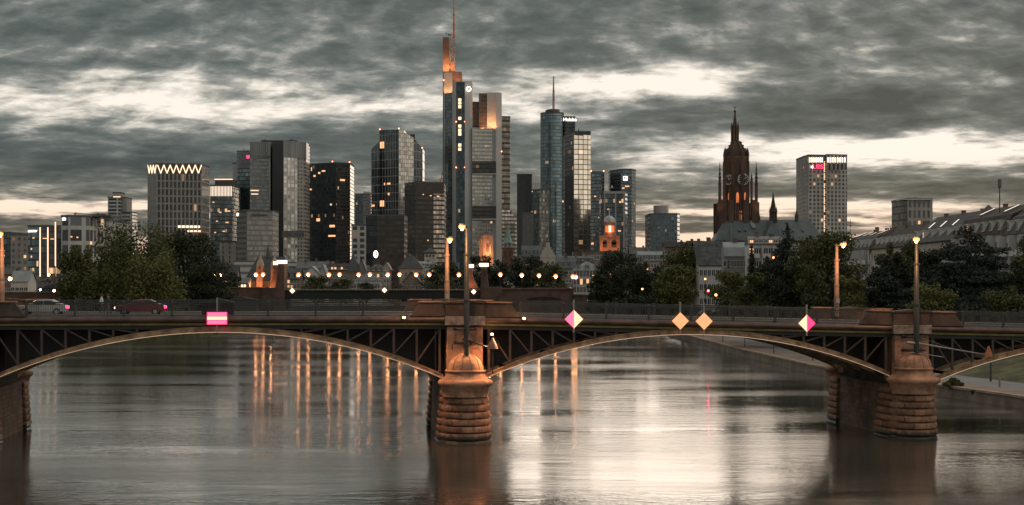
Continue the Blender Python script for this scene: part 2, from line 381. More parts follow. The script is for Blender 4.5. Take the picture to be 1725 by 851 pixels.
# deck: slab, walks, kerbs
mb = MB(); mb.sweep(fr(SS, 0, 0), [(.5, 10.2), (BW - .5, 10.2), (BW - .5, 10.80), (.5, 10.80)]); mb.build('deck', STEELD, bridge)
mb = MB(); mb.sweep(fr(SS, 0, 0), [(3.4, 10.80), (BW - 3.4, 10.80), (BW - 3.4, 10.84), (3.4, 10.84)]); road = mb.build('roadway', ROAD, bridge)
mb = MB()
for s in range(-90, 80, 6):
    mb.sweep(fr([s, s + 1.5, s + 3], 0, 10.846), [(8.68, 0), (8.82, 0), (8.82, .006), (8.68, .006)])
mb.build('road_marking', MARK, road)
for a, c in ((.1, 3.4), (BW - 3.4, BW - .1)):
    mb = MB(); mb.sweep(fr(SS, 0, 0), [(a, 10.78), (c, 10.78), (c, 10.97), (a, 10.97)]); mb.build('sidewalk', WALK, bridge)
for t, sg in ((0, -1), (BW, 1)):
    pr = [(sg*.36*math.cos(a)*1.0 , 10.56 + .27*math.sin(a)) for a in [R(x) for x in range(-90, 91, 18)]] + [(-sg*.35, 10.83), (-sg*.35, 10.29)]
    if sg > 0: pr = list(reversed(pr))
    pr = list(reversed(pr))
    mb = MB(); mb.sweep(fr(SS, t, 0), pr, 0, True); cn = mb.build('cornice', CORN, bridge)
    mb = MB(); mb.sweep(fr(SS, t - sg*.06, 0), [(-.09, 10.06), (.09, 10.06), (.09, 10.25), (-.09, 10.25)]); mb.build('flange', FLANGE_LIT, cn)
    mb = MB(); mb.sweep(fr(SS, t - sg*.26, 0), [(-.07, 9.72), (.07, 9.72), (.07, 10.2), (-.07, 10.2)]); mb.build('edge_girder', STEELD, bridge)
# arches
SPANS = [(-80.4, -44.0, 9.5), (-40.4, -1.8, 9.46), (1.8, 38.2, 9.14), (41.8, 78.2, 8.3)]
ZS = 5.35
LEDM = emis('chain_light', (1, .74, .52), .5)
def arch_pts(a, c, zc, n=40, zs=ZS):
    cm = (a + c) / 2; hw = (c - a) / 2; rise = zc - zs; Rr = (hw*hw + rise*rise) / (2*rise)
    out = []
    for i in range(n + 1):
        s = a + (c - a) * i / n; d = s - cm
        z = zc - Rr + math.sqrt(Rr*Rr - d*d); ang = math.asin(d / Rr)
        out.append((s, z, ang))
    return out
for si, (a, c, zc) in enumerate(SPANS):
    zs = ZS if si < 3 else 4.6
    pts = arch_pts(a, c, zc, 40, zs)
    for ri, t in enumerate((.35, 4.5, 8.75, 13.0, BW - .35)):
        mb = MB()
        path = [((s, t, z), (0, 1, 0), (-math.sin(g), 0, math.cos(g))) for s, z, g in pts]
        if ri in (0, 4):   # riveted box rib with flanges
            pr = [(-.26, 0), (.26, 0), (.26, .07), (.19, .07), (.19, .43), (.26, .43), (.26, .50), (-.26, .50), (-.26, .43), (-.19, .43), (-.19, .07), (-.26, .07)]
        else: pr = [(-.22, 0), (.22, 0), (.22, .46), (-.22, .46)]
        mb.sweep(path, pr)
        if ri == 0:
            for k in range(0, 41, 1):                      # cover plates at the joints
                s, z, g = pts[k]
                mb.bar((s - .05*math.cos(g) + -.25*math.sin(g), t - .225, z + .25*math.cos(g)), (s + .05*math.cos(g) - .25*math.sin(g), t - .225, z + .25*math.cos(g)), .07, .38, (-math.sin(g), 0, math.cos(g)))
        rib = mb.build('arch_rib', STEEL, bridge)
        # spandrel posts and ties, mirrored about the crown
        n = 19; cm = (a + c) / 2; xs = [a + .35 + (c - a - .7) * i / n for i in range(n + 1)]
        def ztop(s):
            d = s - cm; hw = (c-a)/2; rise = zc - zs; Rr = (hw*hw+rise*rise)/(2*rise); return zc - Rr + math.sqrt(max(0, Rr*Rr - d*d)) + .5
        web = MB()
        if ri:
            xw = [a + .5 + (c - a - 1) * k / 30 for k in range(31)]
            web.sweep([((s, t, 0), (0, 1, 0), (0, 0, 1)) for s in xw], [(-.03, 0), (.03, 0), (.03, 1), (-.03, 1)])
            for k, s in enumerate(xw):
                for j in range(4):
                    x_, y_, z_ = web.v[k*4+j]; web.v[k*4+j] = (x_, y_, (ztop(s) - .1) if z_ < .5 else max(ztop(s), 9.74 + drop(s)))
                for q_ in range(8): pass
            web.v[-8:] = web.v[:4] + web.v[120:124]
            web.build('spandrel_web', STEELD, rib)
        for i, s in enumerate(xs if ri == 0 else []):
            zt = 9.74 + drop(s); z0 = ztop(s)
            if zt - z0 > .18:
                q = MB()
                q.bar((s, t, z0 - .06), (s, t, zt), .22 if i not in (0, n) else .34, .2, (1, 0, 0))
                q.build('spandrel_post', BRACE, rib)
                ic = i + (1 if s < cm else -1)
                if 0 <= ic <= n:
                    s2 = xs[ic]; z2 = ztop(s2)
                    if 9.74 + drop(s2) - z2 > .12:
                        q = MB()
                        q.bar((s, t, zt), (s2, t, z2), .12, .15, (0, 1, 0))
                        q.build('spandrel_tie', BRACE, rib)
        if ri == 0:
            mb = MB(); mb.sweep([((s, t - .265, z + .008), (0, 1, 0), (-math.sin(g), 0, math.cos(g))) for s, z, g in pts], [(-.02, -.015), (.02, -.015), (.02, .015), (-.02, .015)])
            mb.build('light_chain', LEDM, bridge)
    # cross bracing under the deck
    mb = MB()
    for k in range(2, 39, 4):
        s, z, g = pts[k]; mb.bar((s, .6, z + .25), (s, BW - .6, z + .25), .2, .25)
    mb.build('cross_girder', STEELD, bridge)
    mb = MB()
    for k in range(0, 21): mb.box(a + (c-a)*k/20 - .15, a + (c-a)*k/20 + .15, .5, BW - .5, 9.85 + drop(a + (c-a)*k/20), 10.22 + drop(a + (c-a)*k/20))
    mb.build('floor_beam', STEELD, bridge)
# piers
def oval(hw, t0, t1, nose, n=7):
    """plan of a pier: straight flanks with bevelled round noses; ccw"""
    pts = []
    for k in range(n + 1):
        a = math.pi + math.pi * k / n; pts.append((hw * math.cos(a), t0 + nose * math.sin(a)))
    for k in range(n + 1):
        a = math.pi * k / n; pts.append((hw * math.cos(a), t1 + nose * math.sin(a)))
    return pts
def loft(mb, rings, mi=0, smooth=False):
    n = len(rings[0][0]); vs = []
    for poly, z in rings: vs += [(p[0], p[1], z) for p in poly]
    fs = [(i*n+k, i*n+(k+1)%n, (i+1)*n+(k+1)%n, (i+1)*n+k) for i in range(len(rings)-1) for k in range(n)]
    mb.add(vs, fs, mi, smooth); L = (len(rings)-1)*n
    mb.add(vs, [tuple(range(L, L+n)), tuple(reversed(range(n)))], mi)
m, nt, b = new_mat('course_stone')
ob = nt.nodes.new('ShaderNodeTexCoord').outputs['Object']; sp = nt.nodes.new('ShaderNodeSeparateXYZ'); nt.links.new(ob, sp.inputs[0])
rowi = M(nt, 'FLOOR', M(nt, 'DIVIDE', M(nt, 'ADD', sp.outputs[2], .43), .61))
xx = M(nt, 'ADD', M(nt, 'ADD', M(nt, 'MULTIPLY', sp.outputs[0], .95), M(nt, 'MULTIPLY', sp.outputs[1], .55)), M(nt, 'MULTIPLY', rowi, .47))
wnn = nt.nodes.new('ShaderNodeTexWhiteNoise'); wnn.noise_dimensions = '2D'; so(nt, wnn.inputs['Vector'], COMB(nt, M(nt, 'FLOOR', xx), rowi, 0.0))
joint = M(nt, 'LESS_THAN', M(nt, 'ABSOLUTE', M(nt, 'SUBTRACT', M(nt, 'FRACT', xx), .5)), .478)
nz = NOISE(nt, ob, 2.2, 8, .68)
cc = RAMP(nt, nz, [(.28, (.13, .068, .045)), (.45, (.30, .155, .095)), (.62, (.40, .225, .14)), (.78, (.46, .29, .19))])
cc = MIX(nt, 1.0, cc, RAMP(nt, wnn.outputs['Value'], [(0, (.55, .52, .50)), (.5, (.85, .85, .85)), (1, (1.1, 1.05, 1.0))]), 'MULTIPLY')
cc = MIX(nt, M(nt, 'MULTIPLY', joint, 1.0), (.05, .035, .028), cc)
tide = SMOOTH(nt, M(nt, 'ADD', sp.outputs[2], M(nt, 'MULTIPLY', M(nt, 'SUBTRACT', nz, .5), .8)), .35, .75, 0, 1)
cc = MIX(nt, tide, (.035, .035, .024), cc)
so(nt, b.inputs['Base Color'], cc); so(nt, b.inputs['Roughness'], M(nt, 'ADD', .45, M(nt, 'MULTIPLY', tide, .4)))
bq = nt.nodes.new('ShaderNodeBump'); bq.inputs['Strength'].default_value = .8; bq.inputs['Distance'].default_value = .06
so(nt, bq.inputs['Height'], M(nt, 'ADD', M(nt, 'MULTIPLY', nz, .9), joint)); so(nt, b.inputs['Normal'], bq.outputs[0])
COURSE = m
rnd = random.Random(5)
for ps in (-82.2, -42.2, 0, 40):
    pier = MB()
    HW = 1.95
    loft(pier, [(oval(HW + .2, -1.0, BW + 1.0, 1.1), -2.0), (oval(HW + .12, -1.0, BW + 1.0, 1.1), 1.2), (oval(HW - .08, -1.0, BW + 1.0, 1.05), 4.6)])
    po = pier.build('pier', MASON, bridge, (ps, 0, 0))
    for tend, sg in ((-1.0, -1), (BW + 1.0, 1)):
        # rounded rusticated courses of the cutwater
        z = -.4; i = 0
        while z < 4.05:
            hgt = .55 + rnd.uniform(-.02, .02); g = 2.46 - .085 * z
            def half(gr):
                k = gr; pts = []
                prof = [(-1, 1.7), (-1, .55), (-.93, .05), (-.72, -.42), (-.36, -.72), (0, -.82), (.36, -.72), (.72, -.42), (.93, .05), (1, .55), (1, 1.7)]
                for u, v in prof: pts.append((u * k, tend + (-sg) * v * k * .92))
                return pts if sg < 0 else pts[::-1]
            mb = MB()
            loft(mb, [(half(g - .26), z), (half(g - .10), z + .02), (half(g - .02), z + .10), (half(g), z + .24), (half(g), z + hgt - .24), (half(g - .03), z + hgt - .11), (half(g - .11), z + hgt - .04), (half(g - .26), z + hgt - .02)])
            mb.build('stone_course', COURSE, po)
            z += hgt + .06; i += 1
        # quoins along the flank's far and near ends are the course ends; cornice moulding, bell and dome
        def cap(prof, sy=.95):
            m_ = MB(); m_.lathe(prof, (0, tend + .1 * -sg), 28, 0, True, 0, 1, sy); return m_
        cap([(2.0, 3.9), (2.02, 4.5), (2.08, 4.55), (2.10, 4.72), (2.26, 4.84), (2.36, 4.95), (2.40, 5.08), (2.36, 5.22), (2.24, 5.32), (2.1, 5.36)]).build('cap_moulding', SAND, po)
        cap([(2.08, 5.33), (1.98, 5.42), (1.82, 5.6), (1.70, 5.82), (1.63, 6.0), (1.76, 6.02), (1.80, 6.09), (1.76, 6.17), (1.62, 6.2)]).build('bell', SAND, po)
        dm = cap([(1.62, 6.14), (1.60, 6.4), (1.50, 6.75), (1.30, 7.08), (1.02, 7.33), (.65, 7.5), (.28, 7.58), (.02, 7.6)]).build('dome_cap', SAND, po)
        for k in range(12 if sg < 0 else 0):
            mb = MB(); a = 2*math.pi*(k + .5)/12
            pr_ = [(1.63, 6.2), (1.615, 6.4), (1.515, 6.75), (1.315, 7.085), (1.03, 7.34), (.66, 7.51)]
            mb.sweep([((r0*math.cos(a), tend+.1*-sg+.95*r0*math.sin(a), z0), (-math.sin(a), math.cos(a), 0), (math.cos(a)*.6, math.sin(a)*.6, .8)) for r0, z0 in pr_], [(-.02, -.03), (.02, -.03), (.02, .012), (-.02, .012)])
            mb.build('dome_rib', mat('dome_joint', (.20, .115, .075), .9), dm)
        # shaft under the deck with band courses
        t0, t1 = (-.55, 2.4) if sg < 0 else (BW - 2.4, BW + .55)
        mb = MB(); z = 4.9
        while z < 9.95:
            z2 = min(z + .62, 9.95 + drop(ps)); mb.box(-1.55, 1.55, t0, t1, z, z2 - .025); mb.box(-1.52, 1.52, t0 + .03, t1 - .03, z2 - .025, z2); z = z2
            if z >= 9.94 + drop(ps): break
        mb.build('shaft', SAND, po, None, .02)
        mb = MB(); d = drop(ps)
        mb.box(-1.75, 1.75, t0 - .22, t1 - (.2 if sg < 0 else -.22) , 10.08 + d, 10.86 + d); mb.build('bearing_block', GRAN, po, None, .03)
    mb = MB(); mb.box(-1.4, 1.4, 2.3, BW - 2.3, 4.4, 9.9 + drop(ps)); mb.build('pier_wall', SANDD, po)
    # parapets on the deck above the pier
    for t, sg in ((0, -1), (BW, 1)):
        d = drop(ps); y0, y1 = t - .32, t + .32
        q = [(-4.75, 10.83 + drop(ps - 4.75)), (4.9, 10.83 + drop(ps + 4.9)), (4.0, 12.05 + drop(ps + 4)), (-3.9, 12.05 + drop(ps - 4))]
        mb = MB()
        vs = [(s, y0, z) for s, z in q] + [(s, y1, z) for s, z in q]
        mb.add(vs, [(0,1,2,3), (7,6,5,4), (0,4,5,1), (1,5,6,2), (2,6,7,3), (3,7,4,0)])
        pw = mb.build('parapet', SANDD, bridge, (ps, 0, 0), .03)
        mb = MB(); mb.box(-1.7, 1.7, y0 - .14, y1 + .14, 10.862 + d, 12.0 + d)
        mb.prism([(-1.85, y0 - .22), (1.85, y0 - .22), (1.85, y1 + .22), (-1.85, y1 + .22)], 12.0 + d, 12.1 + d)
        vs = [(-1.85, y0 - .22, 12.1 + d), (1.85, y0 - .22, 12.1 + d), (1.85, y1 + .22, 12.1 + d), (-1.85, y1 + .22, 12.1 + d), (0, y0 - .22, 12.27 + d), (0, y1 + .22, 12.27 + d)]
        mb.add(vs, [(0, 1, 4), (1, 2, 5, 4), (2, 3, 5), (3, 0, 4, 5)])
        mb.build('pilaster', SANDD, pw, None, .02)
        for x0, x1 in ((-4.05, -1.88), (1.88, 4.15)):
            mb = MB(); mb.add([(x0, y0-.1, 12.052+drop(ps+x0)), (x1, y0-.1, 12.052+drop(ps+x1)), (x1, y1+.1, 12.052+drop(ps+x1)), (x0, y1+.1, 12.052+drop(ps+x0)),
                    (x0, y0-.1, 12.16+drop(ps+x0)), (x1, y0-.1, 12.16+drop(ps+x1)), (x1, y1+.1, 12.16+drop(ps+x1)), (x0, y1+.1, 12.16+drop(ps+x0))],
                   [(0,3,2,1),(4,5,6,7),(0,1,5,4),(1,2,6,5),(2,3,7,6),(3,0,4,7)])
            mb.build('coping', SAND, pw)
# railings: panels of flat bars between stout posts
def railing(s0, s1, t):
    n = max(1, round((s1 - s0) / 3.85))
    for i in range(n):
        a = s0 + (s1 - s0) * i / n; c = s0 + (s1 - s0) * (i + 1) / n
        mb = MB()
        def Z(s, z): return z + drop(s)
        mb.bar((a, t, Z(a, 12.02)), (c, t, Z(c, 12.02)), .15, .13); mb.bar((a, t, Z(a, 11.86)), (c, t, Z(c, 11.86)), .06, .06)
        mb.bar((a, t, Z(a, 11.02)), (c, t, Z(c, 11.02)), .06, .05)
        k = int((c - a) / .145)
        for j in range(1, k):
            s = a + (c - a) * j / k; mb.bar((s, t, Z(s, 11.02)), (s, t, Z(s, 11.86)), .05, .04, (1, 0, 0))
        pn = mb.build('railing', RAIL, bridge)
        mb = MB(); mb.box(a - .08, a + .08, t - .08, t + .08, 10.9 + drop(a), 12.08 + drop(a)); mb.sphere((a, t, 12.1 + drop(a)), .09, 8)
        mb.build('railing_post', RAIL, pn)
for a, c in ((-77.4, -46.9), (-37.3, -4.75), (4.9, 35.25), (44.9, 75)):
    railing(a, c, .0); railing(a, c, BW)
# small floodlights on the cornice beside the pier
SPOTM = emis('floodlight_glass', (1, .55, .28), 6.0)
def flood(s, z, label, e=60, aim=None, cone=75):
    q = bp_(s, -.62, z)
    t = thing('floodlight', label, 'floodlight', q, BA, 'floodlights on the near bridge')
    mb = MB(); mb.box(-.14, .14, -.1, .1, -.1, .1); mb.box(-.03, .03, .1, .3, -.03, .03); mb.build('housing', RAIL, t)
    mb = MB(); mb.box(-.11, .11, -.13, -.102, -.08, .08); mb.build('lens', SPOTM, t)
    lamp_light('floodlight_glow', (0, -.25, .05), 30, (1, .50, .24), .08, t)
    if aim: lamp_light('floodlight_lamp', (0, -.5, -.05), e, (1, .46, .21), .12, t, cone, aim)
flood(-5.3, 10.72, 'small lit floodlight on the bridge cornice left of the middle pier', 1900, (5.0, -1.6, -7.2))
flood(5.15, 10.62, 'small lit floodlight on the bridge cornice right of the middle pier', 2900, (-5.0, -1.6, -7.2))
flood(2.35, 9.25, 'small lit floodlight on the steel post beside the shaft of the middle pier', 500, (-1.6, -1.0, -2.5), 100)
# ================================================================ on and around the near bridge
BULB = emis('sodium_bulb', (1, .40, .15), 18.0)
MAST = mat('mast_paint', (.032, .033, .032), .5, .3, var=.3, scale=.7)
MASTR = mat('mast_weathered', (.22, .14, .10), .6, .1, var=.4, scale=.8)
GREYM = mat('grey_metal', (.28, .28, .27), .5, .4, var=.25)
def st_at(px, Y):                                                   # bridge-local along-coordinate of a sight line at a depth
    p = Vector((wx(px, Y), Y, 0)) - BO; return p.dot(U), p.dot(NN)
def mast(s, t, z0, ztop, label, m, arm=(0, -1), e=900, cab=False):
    q = bp_(s, t, z0); r = thing('street_lamp', label, 'street lamp', q, BA, 'tall lamp masts on the near bridge')
    H = ztop - z0
    mb = MB(); mb.lathe([(.24, 0), (.24, H*.42), (.21, H*.425), (.20, H*.78), (.16, H*.785), (.14, H*.985), (.10, H)], (0, 0), 14); mb.build('pole', m, r)
    mb = MB()
    for k in (.42, .78): mb.lathe([(.27, H*k - .08), (.27, H*k + .08)], (0, 0), 14)
    mb.build('collar', m, r)
    mb = MB(); mb.tube((0, 0, H - .25), (arm[0]*1.1, arm[1]*1.1, H - .02), .06); mb.bar((arm[0]*1.0, arm[1]*1.0, H + .02), (arm[0]*1.75, arm[1]*1.75, H + .1), .34, .14); hd = mb.build('lamp_head', GREYM, r)
    mb = MB(); mb.sphere((arm[0]*1.45, arm[1]*1.45, H - .30), .13, 12); mb.build('bulb', BULB, hd)
    mb = MB(); mb.lathe([(.12, H - .30), (.27, H - .20), (.30, H - .06), (.28, H + .02)], (arm[0]*1.45, arm[1]*1.45), 12); mb.build('lamp_halo', emis('lamp_halo_glow', (1, .32, .10), 1.6), hd)  # added glowing shell stands for the halo round the bulb
    if cab:
        mb = MB(); mb.box(-.17, .17, -.42, -.22, H*.18, H*.25); mb.build('control_box', GREYM, r)
    lamp_light('street_lamp_light', (arm[0]*1.9, arm[1]*1.9, H - .95), e, (1, .48, .20), .2, r)
    return r
mast(.05, -1.75, 7.5, wz(381, 148.2), 'dark lamp mast standing on the stone dome of the middle pier, lit at its tip', MAST, (-.35, -.95), 1300)
mast(40.0, -1.75, 7.5 + drop(40) * .0, wz(402, 152.4), 'dark lamp mast standing on the stone dome of the pier by the grassy bank', MAST, (-.35, -.95), 900)
s_, t_ = st_at(752, 167.3); mast(s_, BW - 1.0, 10.9, wz(403, 167.3), 'rust brown lamp mast behind the parapet of the middle pier', MASTR, (.1, -1.2), 700, True)
s_, t_ = st_at(1409, 170.5); mast(s_, BW - 1.0, 10.4, wz(411, 170.5), 'slim rust brown lamp mast rising in front of the big round tree', MASTR, (.1, -1.2), 650, True)
s_, t_ = st_at(8.5, 163.5); mast(s_, BW - 1.0, 10.9, wz(394, 163.5), 'rust brown lamp mast at the left end of the bridge', MASTR, (.1, -1.2), 600)
# brackets holding the front masts and their pivoting signal arms
def bracket(s, z, label):
    r = thing('mast_bracket', label, 'bracket', bp_(s, 0, 0), BA)
    for zz in (z, z + 1.2):
        mb = MB(); mb.tube((-.8, -.62, zz), (.8, -.62, zz), .11, None, 10); mb.tube((-.8, -.62, zz), (-.8, -1.8, zz), .05); mb.tube((.8, -.62, zz), (.8, -1.8, zz), .05); mb.tube((-.8, -1.8, zz), (.8, -1.8, zz), .07)
        mb.sphere((-.86, -.62, zz), .16, 8); mb.sphere((.86, -.62, zz), .16, 8); mb.build('clamp', MAST, r)
    return r
bracket(0, 8.55, 'steel clamps tying the lamp mast to the shaft of the middle pier')
bracket(40, 7.75, 'steel clamps tying the lamp mast to the shaft of the pier by the grassy bank')
def cone_panel(mb, c, r, h, n=12): mb.lathe([(r, c[2]), (r * .8, c[2] + h * .35), (.05, c[2] + h)], (c[0], c[1]), n)
r = thing('signal_arm', 'long pale boom with a triangular marker at its tip, swung out over the river', 'signal arm', bp_(40, -1.8, 0), BA)
mb = MB(); mb.tube((-.9, .05, 8.42), (.2, .0, 8.35), .14); mb.tube((.2, 0, 8.35), (6.3, -1.0, 7.30), .09, .05); mb.build('boom', GREYM, r)
mb = MB(); mb.tube((-.5, 0, 7.55), (2.3, -.35, 7.15), .045); mb.tube((0, 0, 9.0), (3.2, -.5, 7.85), .012, None, 5); mb.tube((0, 0, 8.0), (0, 0, 8.9), .05); mb.build('stay', GREYM, r)
mb = MB(); cone_panel(mb, (6.2, -.98, 7.2), .38, .95); mb.build('marker', mat('marker_orange', (.40, .13, .06), .6), r)
r = thing('signal_arm', 'short dark boom with a brown bell shaped marker folded against the middle pier', 'signal arm', bp_(0, -1.8, 0), BA)
mb = MB(); mb.tube((-.3, 0, 8.9), (1.9, -.5, 8.15), .10, .06); mb.build('boom', MAST, r)
mb = MB(); mb.tube((0, 0, 9.7), (1.5, -.4, 8.3), .015, None, 5); mb.tube((2.25, -.5, 5.9), (2.25, -.5, 8.2), .05); mb.tube((-1.2, -.1, 7.95), (-1.2, -.1, 8.45), .05); mb.build('stay', MAST, r)
mb = MB(); cone_panel(mb, (2.25, -.5, 8.05), .5, .95); mb.build('marker', mat('marker_brown', (.17, .11, .08), .6), r)
# navigation boards; emission stands in for the floodlight on them
PINK = emis('sign_red_floodlit', (1, .055, .20), 1.15); AMB = emis('sign_amber_floodlit', (.95, .44, .20), .80); PALE = emis('sign_pale_floodlit', (1, .70, .42), .95); PINKL = emis('sign_pink_floodlit', (1, .16, .30), 1.1)
def nav(px, py, half, kind, label):
    Y = 150 + wx(px, 150) * math.tan(BA); s, t = st_at(px, Y); Y += -.8
    z = wz(py, Y); r = thing('navigation_sign', label, 'sign', bp_(s, -.75, z), BA, 'lit navigation boards on the near bridge')
    hf = half / F * Y
    mb = MB(); mb.bar((0, .12, -hf - .35), (0, .12, hf + .9), .14, .14, (0, 1, 0)); mb.bar((0, .12, .1), (0, .8, .1), .1, .1); mb.build('bracket', GREYM, r)
    if kind == 'board':
        hw, hh = hf, hf * .62
        mb = MB(); mb.box(-hw, hw, -.03, .06, -hh, hh); mb.build('panel', PINK, r)
        mb = MB(); mb.box(-hw * .97, hw * .97, -.036, -.03, -hh * .25, hh * .28); mb.build('white_stripe', PALE, r)
        mb = MB()
        mb.box(-hw * .9, hw * .9, -.035, -.03, hh * .36, hh * .9); mb.box(-hw * .9, hw * .9, -.035, -.03, -hh * .9, -hh * .36); mb.build('red_field', PINKL, r)
        mb = MB()
        for a, c, d, e in ((-hw-.05, hw+.05, hh, hh+.05), (-hw-.05, hw+.05, -hh-.05, -hh), (-hw-.05, -hw, -hh, hh), (hw, hw+.05, -hh, hh)): mb.box(a, c, -.05, .07, d, e)
        mb.build('frame', MAST, r)
    else:
        def half_(sg, m, nm):
            mb = MB(); p = [(0, -hf), (sg * hf, 0), (0, hf)]; p = p if sg > 0 else p[::-1]
            vs = [(x, -.03, z) for x, z in p] + [(x, .06, z) for x, z in p]
            mb.add(vs, [(0,1,2), (5,4,3), (0,3,4,1), (1,4,5,2), (2,5,3,0)]); mb.build(nm, m, r)
        L, Rr = {'rw': (PINKL, PALE), 'wr': (PALE, PINK), 'y': (AMB, AMB)}[kind]
        half_(-1, L, 'panel'); half_(1, Rr, 'panel')
nav(366, 536.5, 17, 'board', 'floodlit red board with a pale stripe hung over the crown of the left arch')
nav(966, 538, 15.5, 'rw', 'floodlit diamond with a red left half and pale right half on the bridge railing')
nav(1145, 541, 14.5, 'y', 'left one of the two plain amber diamonds side by side on the bridge')
nav(1185, 541.5, 14.5, 'y', 'right one of the two plain amber diamonds side by side on the bridge')
nav(1358, 545, 14.5, 'wr', 'floodlit diamond with pale left half and red right half near the right pier')
# dark gabled service box on the railing behind the red board
def svc(px, t, label):
    Y = 150 + wx(px, 150) * math.tan(BA); s, _ = st_at(px, Y)
    r = thing('service_cabinet', label, 'cabinet', bp_(s, t, 10.97), BA)
    mb = MB(); mb.box(-1.35, 1.35, -.25, .25, 0, 1.1); mb.build('case', RAIL, r)
    mb = MB(); mb.add([(-1.5, -.35, 1.1), (1.5, -.35, 1.1), (1.5, .35, 1.1), (-1.5, .35, 1.1), (0, -.35, 1.42), (0, .35, 1.42)], [(0,1,4), (1,2,5,4), (2,3,5), (3,0,4,5), (3,2,1,0)]); mb.build('lid', RAIL, r)
svc(366, .42, 'dark cabinet with a low gabled lid on the railing above the red board')
svc(392, BW - .5, 'dark cabinet with a low gabled lid on the far railing beyond the red board')
# cars at rest stand in for the light trails of traffic
TAIL = emis('tail_light', (1, .03, .12), 6.0); HEAD = emis('head_light', (1, .62, .36), 10.0); CGLASS = mat('car_glass', (.02, .022, .025), .12, var=.1); TYRE = mat('tyre', (.02, .02, .02), .9); RIM = mat('rim', (.35, .35, .36), .35, .7)
def car_proto(paint, van=False):
    r = thing('car', 'x', 'car')
    W = .88
    prof = [(-2.1, .32), (-2.15, .62), (-2.02, .86), (-1.1, .95), (-.45, 1.36), (.9, 1.40), (1.75, .98), (2.1, .92), (2.16, .6), (2.1, .32)]
    if van: prof = [(-2.4, .32), (-2.45, .7), (-2.2, 1.0), (-1.55, 1.12), (-1.0, 1.72), (2.3, 1.76), (2.4, 1.4), (2.42, .6), (2.4, .32)]
    mb = MB(); n = len(prof)
    rings = [[(x * (1 if y0 < 1 else 1), y * W * (1 - .16 * max(0, (z - .9) / .55)), z) for x, z in prof] for y, y0 in ((-1, 0), (1, 0))]
    mb.add(rings[0] + rings[1], [tuple(range(n)), tuple(reversed(range(n, 2*n)))] + [(i, n+i, n+(i+1)%n, (i+1)%n) for i in range(n)])
    body = mb.build('body', paint, r, None, .05)
    for sg in (-1, 1):
        mb = MB(); yy = sg * (W * .90 + .012)
        for a, b2, c, d in (((-.72, .96), (-.42, 1.27), (.18, 1.29), (.18, .96)), ((.26, .96), (.26, 1.29), (.85, 1.3), (1.35, .98))):
            if van: a, b2, c, d = [(x * 1.1 - .1, z + .2) for x, z in (a, b2, c, d)]
            q = [(x, yy - sg*.0, z) for x, z in (a, b2, c, d)]; q = [(x, sg * (W * (1 - .16 * max(0, (z - .9) / .55)) + .008), z) for x, y, z in q]
            mb.add(q, [(0, 1, 2, 3) if sg > 0 else (3, 2, 1, 0)])
        mb.build('window', CGLASS, body)
    for x in (-1.35, 1.35):
        for sg in (-1, 1):
            mb = MB(); mb.tube((x, sg*(W-.18), .32), (x, sg*(W+.02), .32), .32, None, 16); wh = mb.build('wheel', TYRE, r)
            mb = MB(); mb.tube((x, sg*(W+.0), .32), (x, sg*(W+.03), .32), .19, None, 12); mb.build('rim', RIM, wh)
    e = 2.17 if not van else 2.45
    for sg in (-1, 1):
        mb = MB(); mb.box(-e, -e + .12, sg*.62 - .2, sg*.62 + .2, .58, .74); mb.build('headlight', HEAD, r)
        mb = MB(); mb.box(e - .12, e + .02, sg*.66 - .18, sg*.66 + .18, .62, .84); mb.build('tail_light', TAIL, r)
    return r
def copy_tree(o, parent=None):
    c = o.copy(); COL.objects.link(c)
    if parent is not None: c.parent = parent
    for ch in list(o.children): copy_tree(ch, c)
    return c
PROT = {'white': car_proto(mat('car_white', (.34, .33, .31), .3)), 'red': car_proto(mat('car_red', (.13, .015, .018), .3)), 'dark': car_proto(mat('car_charcoal', (.04, .04, .045), .3)),
        'silver': car_proto(mat('car_silver', (.12, .12, .125), .3, .4)), 'van': car_proto(mat('van_brown', (.20, .12, .08), .35), True)}
used = set()
CARS = [(70, 'white', 4.9, 1, 'white car on the bridge at the far left, behind the railing'), (236, 'red', 4.9, 1, 'red car standing in for the light streak right of the two walkers'),
        
        
        
        ]
for px, kind, t, dr, label in CARS:
    o = PROT[kind]
    if kind in used: o = copy_tree(o)
    used.add(kind)
    Y = 150 + wx(px, 150) * math.tan(BA) + t; s, _ = st_at(px, Y)
    o.location = bp_(s, t, 10.845 + drop(s)); o.rotation_euler = (0, R(1.3) * (1 if s > 2 else 0) * dr * 1, BA + (0 if dr > 0 else math.pi)); tag(o, label, 'car', 'cars crossing the near bridge')
for k in PROT:
    if k not in used:
        o = PROT[k]
        for c in list(o.children_recursive): bpy.data.objects.remove(c)
        bpy.data.objects.remove(o)
